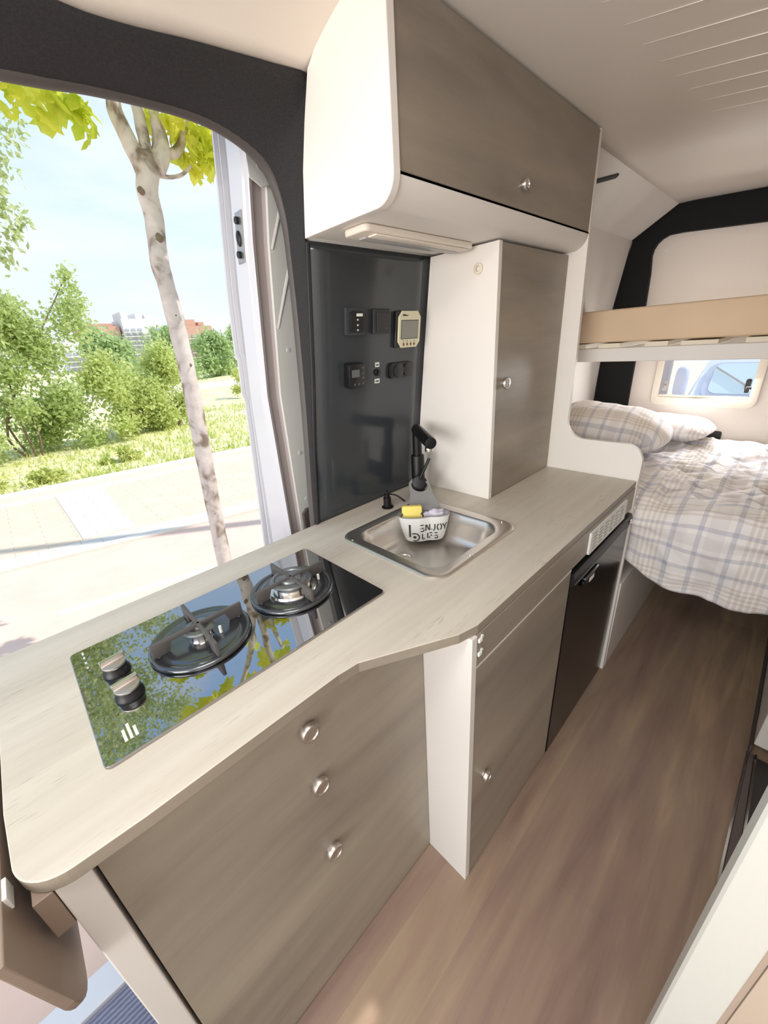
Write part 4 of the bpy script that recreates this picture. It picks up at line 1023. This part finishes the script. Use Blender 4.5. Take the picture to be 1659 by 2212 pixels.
def knot(x, z, r):
    b = B(); s7 = B(); bmesh.ops.create_icosphere(s7, subdivisions=3, radius=1)
    for v_ in s7.verts: v_.co *= 1+.3*mnoise.noise(v_.co*2.5)
    p = tp3(x, z); bmesh.ops.scale(s7, vec=(r*.8, r*.3, r*.95), verts=s7.verts[:]); merge(b, s7, Matrix.Translation(p+V((0, -.045, 0)))); obj('knot', b, BARKD, pt, smooth=True, ang=180)
knot(1.21, 2.44, .020); knot(1.32, 2.60, .026); knot(1.255, 2.17, .024); knot(1.235, 1.66, .014); knot(1.245, 1.30, .014)
cl = [(tp3(.66, 2.86), .10), (tp3(.80, 2.84), .09), (tp3(.92, 2.88), .10), (tp3(1.02, 2.80), .06), (tp3(.5, 2.9), .14), (tp3(1.50, 2.92), .10), (tp3(1.60, 2.80), .09), (tp3(1.72, 2.72), .10), (tp3(1.66, 2.92), .12), (tp3(1.80, 2.82), .12), (tp3(1.9, 3.0), .16)]
cl2 = [V((x, y, z)) for x, y, z in rng.uniform((.2, 1.9, 3.05), (1.9, 3.1, 4.6), (24, 3))]+[V((x, y, z)) for x, y, z in rng.uniform((.3, 1.75, 2.62), (1.6, 2.4, 3.0), (10, 3))]
C1 = [c for c, r in cl]; R1 = [r for c, r in cl]
leaf_mesh('leaves', C1, R1, 170, .105, LEAF_YEL, pt, 3, 'lobed', .2, droop=1.2)
leaf_mesh('leaves', cl2, [.27]*len(cl2), 1150, .15, LEAF_YEL, pt, 4, 'lobed', .2, droop=.8)

def bush(name, x, y, w, h, n, size, mat, label, seed, cat='bush', group='green bushes beyond the pavement', lean=0, stem=True, dens=10, tall=None):
    t = thing(name, (x, y, ZGND), label, cat, group); r_ = random.Random(seed); cs, rs = [], []
    for k in range(dens):
        a = r_.random()*2*PI; q = math.sqrt(r_.random()); hh = r_.random()
        rr_ = w*(.22+.14*r_.random()); zz2 = ZGND+rr_*.6+hh*(h-rr_*1.6)
        sq = (1-.55*hh**1.5)
        cs.append((x+math.cos(a)*q*(w-rr_)*sq+lean*hh, y+math.sin(a)*q*(w*.8-rr_)*sq, zz2)); rs.append((rr_, rr_, rr_*1.1))
    if tall:
        for tx, tz, tr_ in tall: cs.append((x+tx, y, ZGND+tz)); rs.append((tr_, tr_, tr_*1.2))
    leaf_mesh('foliage', cs, rs, n, size, mat, t, seed, droop=-.2, shell=.35)
    if stem:
        b = B()
        for k in range(5):
            a = r_.random()*6.28; e = cs[r_.randrange(len(cs))]
            tube(b, spline([(x+.15*math.cos(a), y+.15*math.sin(a), ZGND-.05), (x+.3*math.cos(a), y+.3*math.sin(a), ZGND+h*.25), e], 4), [.035-.003*i for i in range(9)], 6)
        obj('stem', b, BARKD, t, smooth=True)
    return t
bush('bush', .35, 12.6, 1.75, 3.75, 15000, .115, LEAF_BUSH, 'large dense green bush at the left edge of the door view', 11, dens=26, tall=[(1.75, 3.35, .36), (1.80, 3.9, .24), (1.55, 2.9, .5)])
bush('bush', 2.55, 12.8, 1.45, 2.65, 11000, .11, LEAF_BUSH2, 'yellow green bush in the middle of the door view', 12, dens=20)
bush('bush', 3.75, 13.4, 1.15, 2.55, 9000, .11, LEAF_BUSH2, 'bright green bush seen behind the street tree trunk', 13, dens=18)
bush('bush', -1.9, 12.3, 1.6, 3.3, 8000, .12, LEAF_BUSH, 'green bush half hidden beyond the front of the door opening', 14, dens=18)
for k, (x, y, w, h) in enumerate(((16.5, 40, 3.2, 4.4), (20.5, 43, 3.0, 4.6), (12, 38, 3.2, 4.6), (25, 47, 3.2, 4.6), (7.5, 36, 3, 4.5))):
    bush('distant_tree', x, y, w, h, 3500, .34, LEAF_FAR, ['pale green distant tree directly right of the street tree trunk', 'pale green distant tree beside the sliding door edge', 'pale distant tree partly behind the street tree trunk', 'distant tree hidden mostly behind the sliding door', 'distant tree over the top of the middle bush'][k], 20+k, 'tree', 'distant trees on the horizon', dens=12)
for k, (x, y, w, h, lab) in enumerate(((1.55, 9.7, .42, .42, 'small grass tuft shrub on the verge left of the tree trunk'), (.25, 9.35, .36, .30, 'low weedy plant near the kerb at the left'), (8.4, 18.5, .8, 1.5, 'small shrub next to the sliding door edge'), (-.6, 9.6, .3, .35, 'low plant on the verge at far left'))):
    bush('verge_plant', x, y, w, h, 900, .10, GRASSM, lab, 40+k, 'plant', 'low plants on the verge', stem=False, dens=6)
# tall tree left
tt = thing('tall_tree', (-.9, 11.2, ZGND), 'tall fine leaved tree whose branches hang in from the left', 'tree')
b = B(); tube(b, spline([(-.9, 11.2, ZGND-.05), (-.85, 11.2, 2), (-.95, 11.2, 5), (-.8, 11.2, 9)], 5), [.22-.011*i for i in range(16)], 12); obj('trunk', b, BARK, tt, smooth=True)
r_ = random.Random(5); cs = []
for k in range(60):
    z = r_.uniform(4.2, 12); w = 2.5*(1-((z-8)/5.2)**2*.7); a = r_.random()*6.28; q = math.sqrt(r_.random())*w
    x = -.8+q*math.cos(a); x = min(x, 1.1 if z < 6 else 1.9); cs.append((x, 11.2+q*math.sin(a)*.8, z))
cs += [(1.45, 10.6, 5.0), (1.75, 10.6, 5.15), (1.35, 10.6, 4.6), (1.15, 10.6, 3.95), (1.45, 10.6, 3.85), (1.25, 10.6, 3.6), (1.0, 10.6, 3.3), (1.1, 10.6, 4.2)]
rs = [.75]*60+[.38, .3, .34, .34, .24, .26, .3, .3]
leaf_mesh('foliage', cs, rs, 21000, .13, LEAF_TREE, tt, 6, shell=.2, droop=.6)
# grass blades on the verge
vs, fs = [], []; r_ = np.random.default_rng(9); n = 9000
gx = r_.uniform(-3, 9, n); gy = r_.uniform(0, 1, n)**1.5*9
for i in range(n):
    x = gx[i]; y = cur(x)+.05+gy[i]; h = .05+.10*r_.random()*(1+.8*mnoise.noise(V((x, y, 0)))); a = r_.random()*6.28; w = .012+.02*r_.random(); l = h*(.2+.5*r_.random())
    z0 = ZGND+.02+.1*fb(V((x*.3, y*.3, 0)), 3); k = len(vs)
    vs += [(x-w*math.cos(a), y-w*math.sin(a), z0), (x+w*math.cos(a), y+w*math.sin(a), z0), (x+l*math.sin(a), y-l*math.cos(a), z0+h)]; fs.append((k, k+1, k+2))
me = bpy.data.meshes.new('verge_grass'); me.from_pydata(vs, [], fs); me.materials.append(GRASSM); o = bpy.data.objects.new('verge_grass', me); COL.objects.link(o)
tag(o, 'patchy short grass growing on the verge behind the kerb', 'grass', kind='stuff')

# far apartment blocks
def tower(x0, x1, y, h, dep, mat, label, floors, bays, pent):
    zb = ZGND-1.0; t = thing('apartment_building', ((x0+x1)/2, y+dep/2, zb), label, 'building', 'apartment blocks on the skyline')
    b = B(); box(b, x0, x1, y, y+dep, zb, h); 
    for a, c, hh in pent: box(b, x0+(x1-x0)*a, x0+(x1-x0)*c, y+1, y+dep-1, h-.05, h+hh)
    obj('wall', b, mat, t)
    bw_ = (x1-x0)/bays; fh = (h-2)/floors
    for f_ in range(floors):
        for k in range(bays):
            if (k*7+3) % 5 == 4: continue
            b = B(); box(b, x0+bw_*(k+.2), x0+bw_*(k+.8), y-.35, y-.02, zb+1+fh*(f_+.38), zb+1+fh*(f_+.86)); obj('window', b, FACADE2, t)
    for f_ in range(floors):
        b = B(); box(b, x0-.4, x1+.4, y-1.2, y-.36, zb+1+fh*f_, zb+1+fh*(f_+.16)); obj('balcony', b, FACADE, t)
tower(35.8, 46.5, 150, 13.4, 12, FACADE, 'tall white apartment tower on the skyline left of the tree trunk', 9, 6, [(.05, .22, 2.0), (.42, .6, 1.6), (.66, .9, 1.2)])
tower(24.8, 35.2, 152, 11.6, 12, BRICKRED, 'reddish apartment block left of the white tower', 6, 6, [(.2, .9, .8)])
tower(53.5, 63, 150, 11.0, 12, BRICKRED, 'reddish apartment block right of the tree trunk', 6, 5, [(.1, .5, 2.0), (.6, .8, 1.2)])
tower(19.5, 23.8, 150, 7.6, 10, FACADE, 'low pale building peeping over the bushes', 4, 3, [(.2, .6, .8)])
# street lamp whose shadow crosses the lane
lpz = thing('street_lamp', (6.1, 1.25, ZGND), 'tall street lamp beside the van throwing a thin shadow', 'street lamp')
b = B(); cyl(b, (6.1, 1.25, ZGND), (6.1, 1.25, ZGND+11.5), .10, .07); obj('pole', b, VANGREY, lpz, smooth=True)
b = B(); box(b, 5.6, 6.15, 1.17, 1.33, ZGND+11.5, ZGND+11.6, .02); obj('lamp_head', b, VANGREY, lpz)

# vehicle parked behind
vh = thing('parked_vehicle', (6.4, .05, ZGND), 'pale blue vehicle parked behind, seen through the rear window', 'car')
b = B()
secs = [(5.0, .12, .30, .82), (5.05, .02, .42, .86), (5.35, -.25, .50, .89), (5.52, -.28, .545, .89), (5.9, -.28, .93, .82), (6.15, -.28, 1.12, .78), (7.6, -.28, 1.16, .78), (8.2, -.28, .6, .80)]
rows = []
for x, zl, zh, hwid in secs:
    rows.append([(x, .05+hwid, zl), (x, .05+hwid, zl+(zh-zl)*.75), (x, .05+hwid*.90, zh-.02), (x, .05+hwid*.6, zh), (x, .05-hwid*.6, zh), (x, .05-hwid*.90, zh-.02), (x, .05-hwid, zl+(zh-zl)*.75), (x, .05-hwid, zl)])
loft(b, rows, closed=True, cap=True); obj('body', b, CARPAINT, vh, smooth=True, ang=40)
b = B(); n_ = V((5.9-5.52, 0, .93-.545)).normalized(); nu = V((-n_.z, 0, n_.x)); o_ = V((5.52, .05, .545))+nu*.006
M = Matrix.Translation(o_) @ Matrix((V((0, 1, 0)), n_, V((0, 1, 0)).cross(n_))).transposed().to_4x4()
plate(b, rrect(-.72, .71, .02, .50, .12), .004, M=M); obj('windscreen_border', b, CARGREY, vh)
b = B(); plate(b, rrect(-.66, .65, .085, .48, .08), .004, M=Matrix.Translation(nu*.007) @ M); obj('windscreen', b, CARGLASS, vh)
b = B(); cyl(b, o_+V((0, .64, 0))+n_*.42+nu*.02, o_+V((0, .36, 0))+n_*.20+nu*.02, .009, seg=10); cyl(b, o_+V((0, .36, 0))+n_*.20+nu*.02, o_+V((0, .1, 0))+n_*.03+nu*.02, .012, seg=10); obj('wiper', b, VANSEAM, vh)
b = B(); s8 = B(); bmesh.ops.create_uvsphere(s8, u_segments=24, v_segments=16, radius=1)
for v_ in s8.verts: v_.co = V([math.copysign(abs(c)**.6, c) for c in v_.co])
bmesh.ops.scale(s8, vec=(.08, .06, .18), verts=s8.verts[:]); merge(b, s8, Matrix.Translation((5.5, .935, .72))); mr = obj('wing_mirror', b, CARGREY, vh, smooth=True, ang=180)
for x, y in ((5.5, .80), (5.5, -.70), (7.6, .80), (7.6, -.70)):
    b = B(); cyl(b, (x, y-.1, ZGND+.31), (x, y+.1, ZGND+.31), .31, seg=32, bev=.03); obj('wheel', b, RUBBER, vh, smooth=True)

# ------------------------------------------------------------------ light
w = bpy.data.worlds.new('World'); S.world = w; w.use_nodes = True; nt = w.node_tree
bg = nt.nodes['Background']
tc = N(nt, 'ShaderNodeTexCoord'); sp_n = N(nt, 'ShaderNodeSeparateXYZ'); L(nt, tc.outputs['Generated'], sp_n.inputs[0])
cr = N(nt, 'ShaderNodeValToRGB'); e = cr.color_ramp.elements
e[0].position = 0; e[0].color = (.86, .92, .98, 1); e[1].position = .75; e[1].color = (.36, .60, 1.0, 1)
x_ = e.new(.22); x_.color = (.74, .88, 1.02, 1)
L(nt, sp_n.outputs['Z'], cr.inputs['Fac'])
mp = N(nt, 'ShaderNodeMapping'); mp.inputs['Scale'].default_value = (1.6, 1.6, 5.5); L(nt, tc.outputs['Generated'], mp.inputs['Vector'])
nz = N(nt, 'ShaderNodeTexNoise', Scale=1.6, Detail=5.0, Roughness=.55); L(nt, mp.outputs['Vector'], nz.inputs['Vector'])
cr2_ = N(nt, 'ShaderNodeMapRange'); cr2_.inputs['From Min'].default_value = .46; cr2_.inputs['From Max'].default_value = .72; cr2_.inputs['To Max'].default_value = .85
L(nt, nz.outputs['Fac'], cr2_.inputs['Value'])
mx = N(nt, 'ShaderNodeMix'); mx.data_type = 'RGBA'; mx.inputs[7].default_value = (.94, .97, 1.0, 1)
L(nt, cr2_.outputs[0], mx.inputs[0]); L(nt, cr.outputs['Color'], mx.inputs[6]); L(nt, mx.outputs[2], bg.inputs['Color'])
bg.inputs['Strength'].default_value = 1.0

def light(name, typ, loc, energy, color=(1, 1, 1), target=None, **kw):
    l = bpy.data.lights.new(name, typ); l.energy = energy; l.color = color
    for k, v in kw.items(): setattr(l, k, v)
    o = bpy.data.objects.new(name, l); COL.objects.link(o); o.location = loc
    if target is not None: o.rotation_euler = (V(target)-V(loc)).to_track_quat('-Z', 'Y').to_euler()
    return o
to_sun = V((.8, -.6, 1.15)).normalized()
light('sun', 'SUN', (8, -6, 12), 3.3, (1, .96, .9), target=V((8, -6, 12))-to_sun, angle=.009)
# added fill light behind the camera, brightening the interior; no windscreen is built there
light('front_fill', 'AREA', (-2.1, .0, 1.35), 46, (1, .97, .92), target=(2, .35, 1.75), shape='RECTANGLE', size=1.7, size_y=.9)
# added overhead fill to brighten the worktop; the ceiling has no hatch
light('overhead_fill', 'AREA', (-.12, .12, 1.86), 14, (.98, .99, 1), target=(-.12, .121, 0), shape='SQUARE', size=.5)
# daylight through the rear windows
light('rear_daylight', 'AREA', (2.70, .36, 1.12), 6, (1, .98, .96), target=(1.8, .2, .8), shape='RECTANGLE', size=.4, size_y=.25)

# ------------------------------------------------------------------ camera
cd = bpy.data.cameras.new('camera'); cam = bpy.data.objects.new('camera', cd); COL.objects.link(cam)
cd.sensor_fit = 'HORIZONTAL'; cd.sensor_width = 36; cd.lens = 36*837.97/1659; cd.clip_start = .01; cd.clip_end = 2000
Rm = np.array([[.7107438, -.70015896, -.06797553], [-.32542207, -.2415872, -.91418603], [.62365352, .67187279, -.39955379]])
M = Matrix(((Rm[0][0], -Rm[1][0], -Rm[2][0], 0), (Rm[0][1], -Rm[1][1], -Rm[2][1], 0), (Rm[0][2], -Rm[1][2], -Rm[2][2], 1.36), (0, 0, 0, 1)))
cam.matrix_world = M
S.camera = cam
vs_ = S.view_settings; vs_.view_transform = 'Standard'; vs_.look = 'None'; vs_.exposure = .18; vs_.gamma = 1; vs_.use_curve_mapping = False
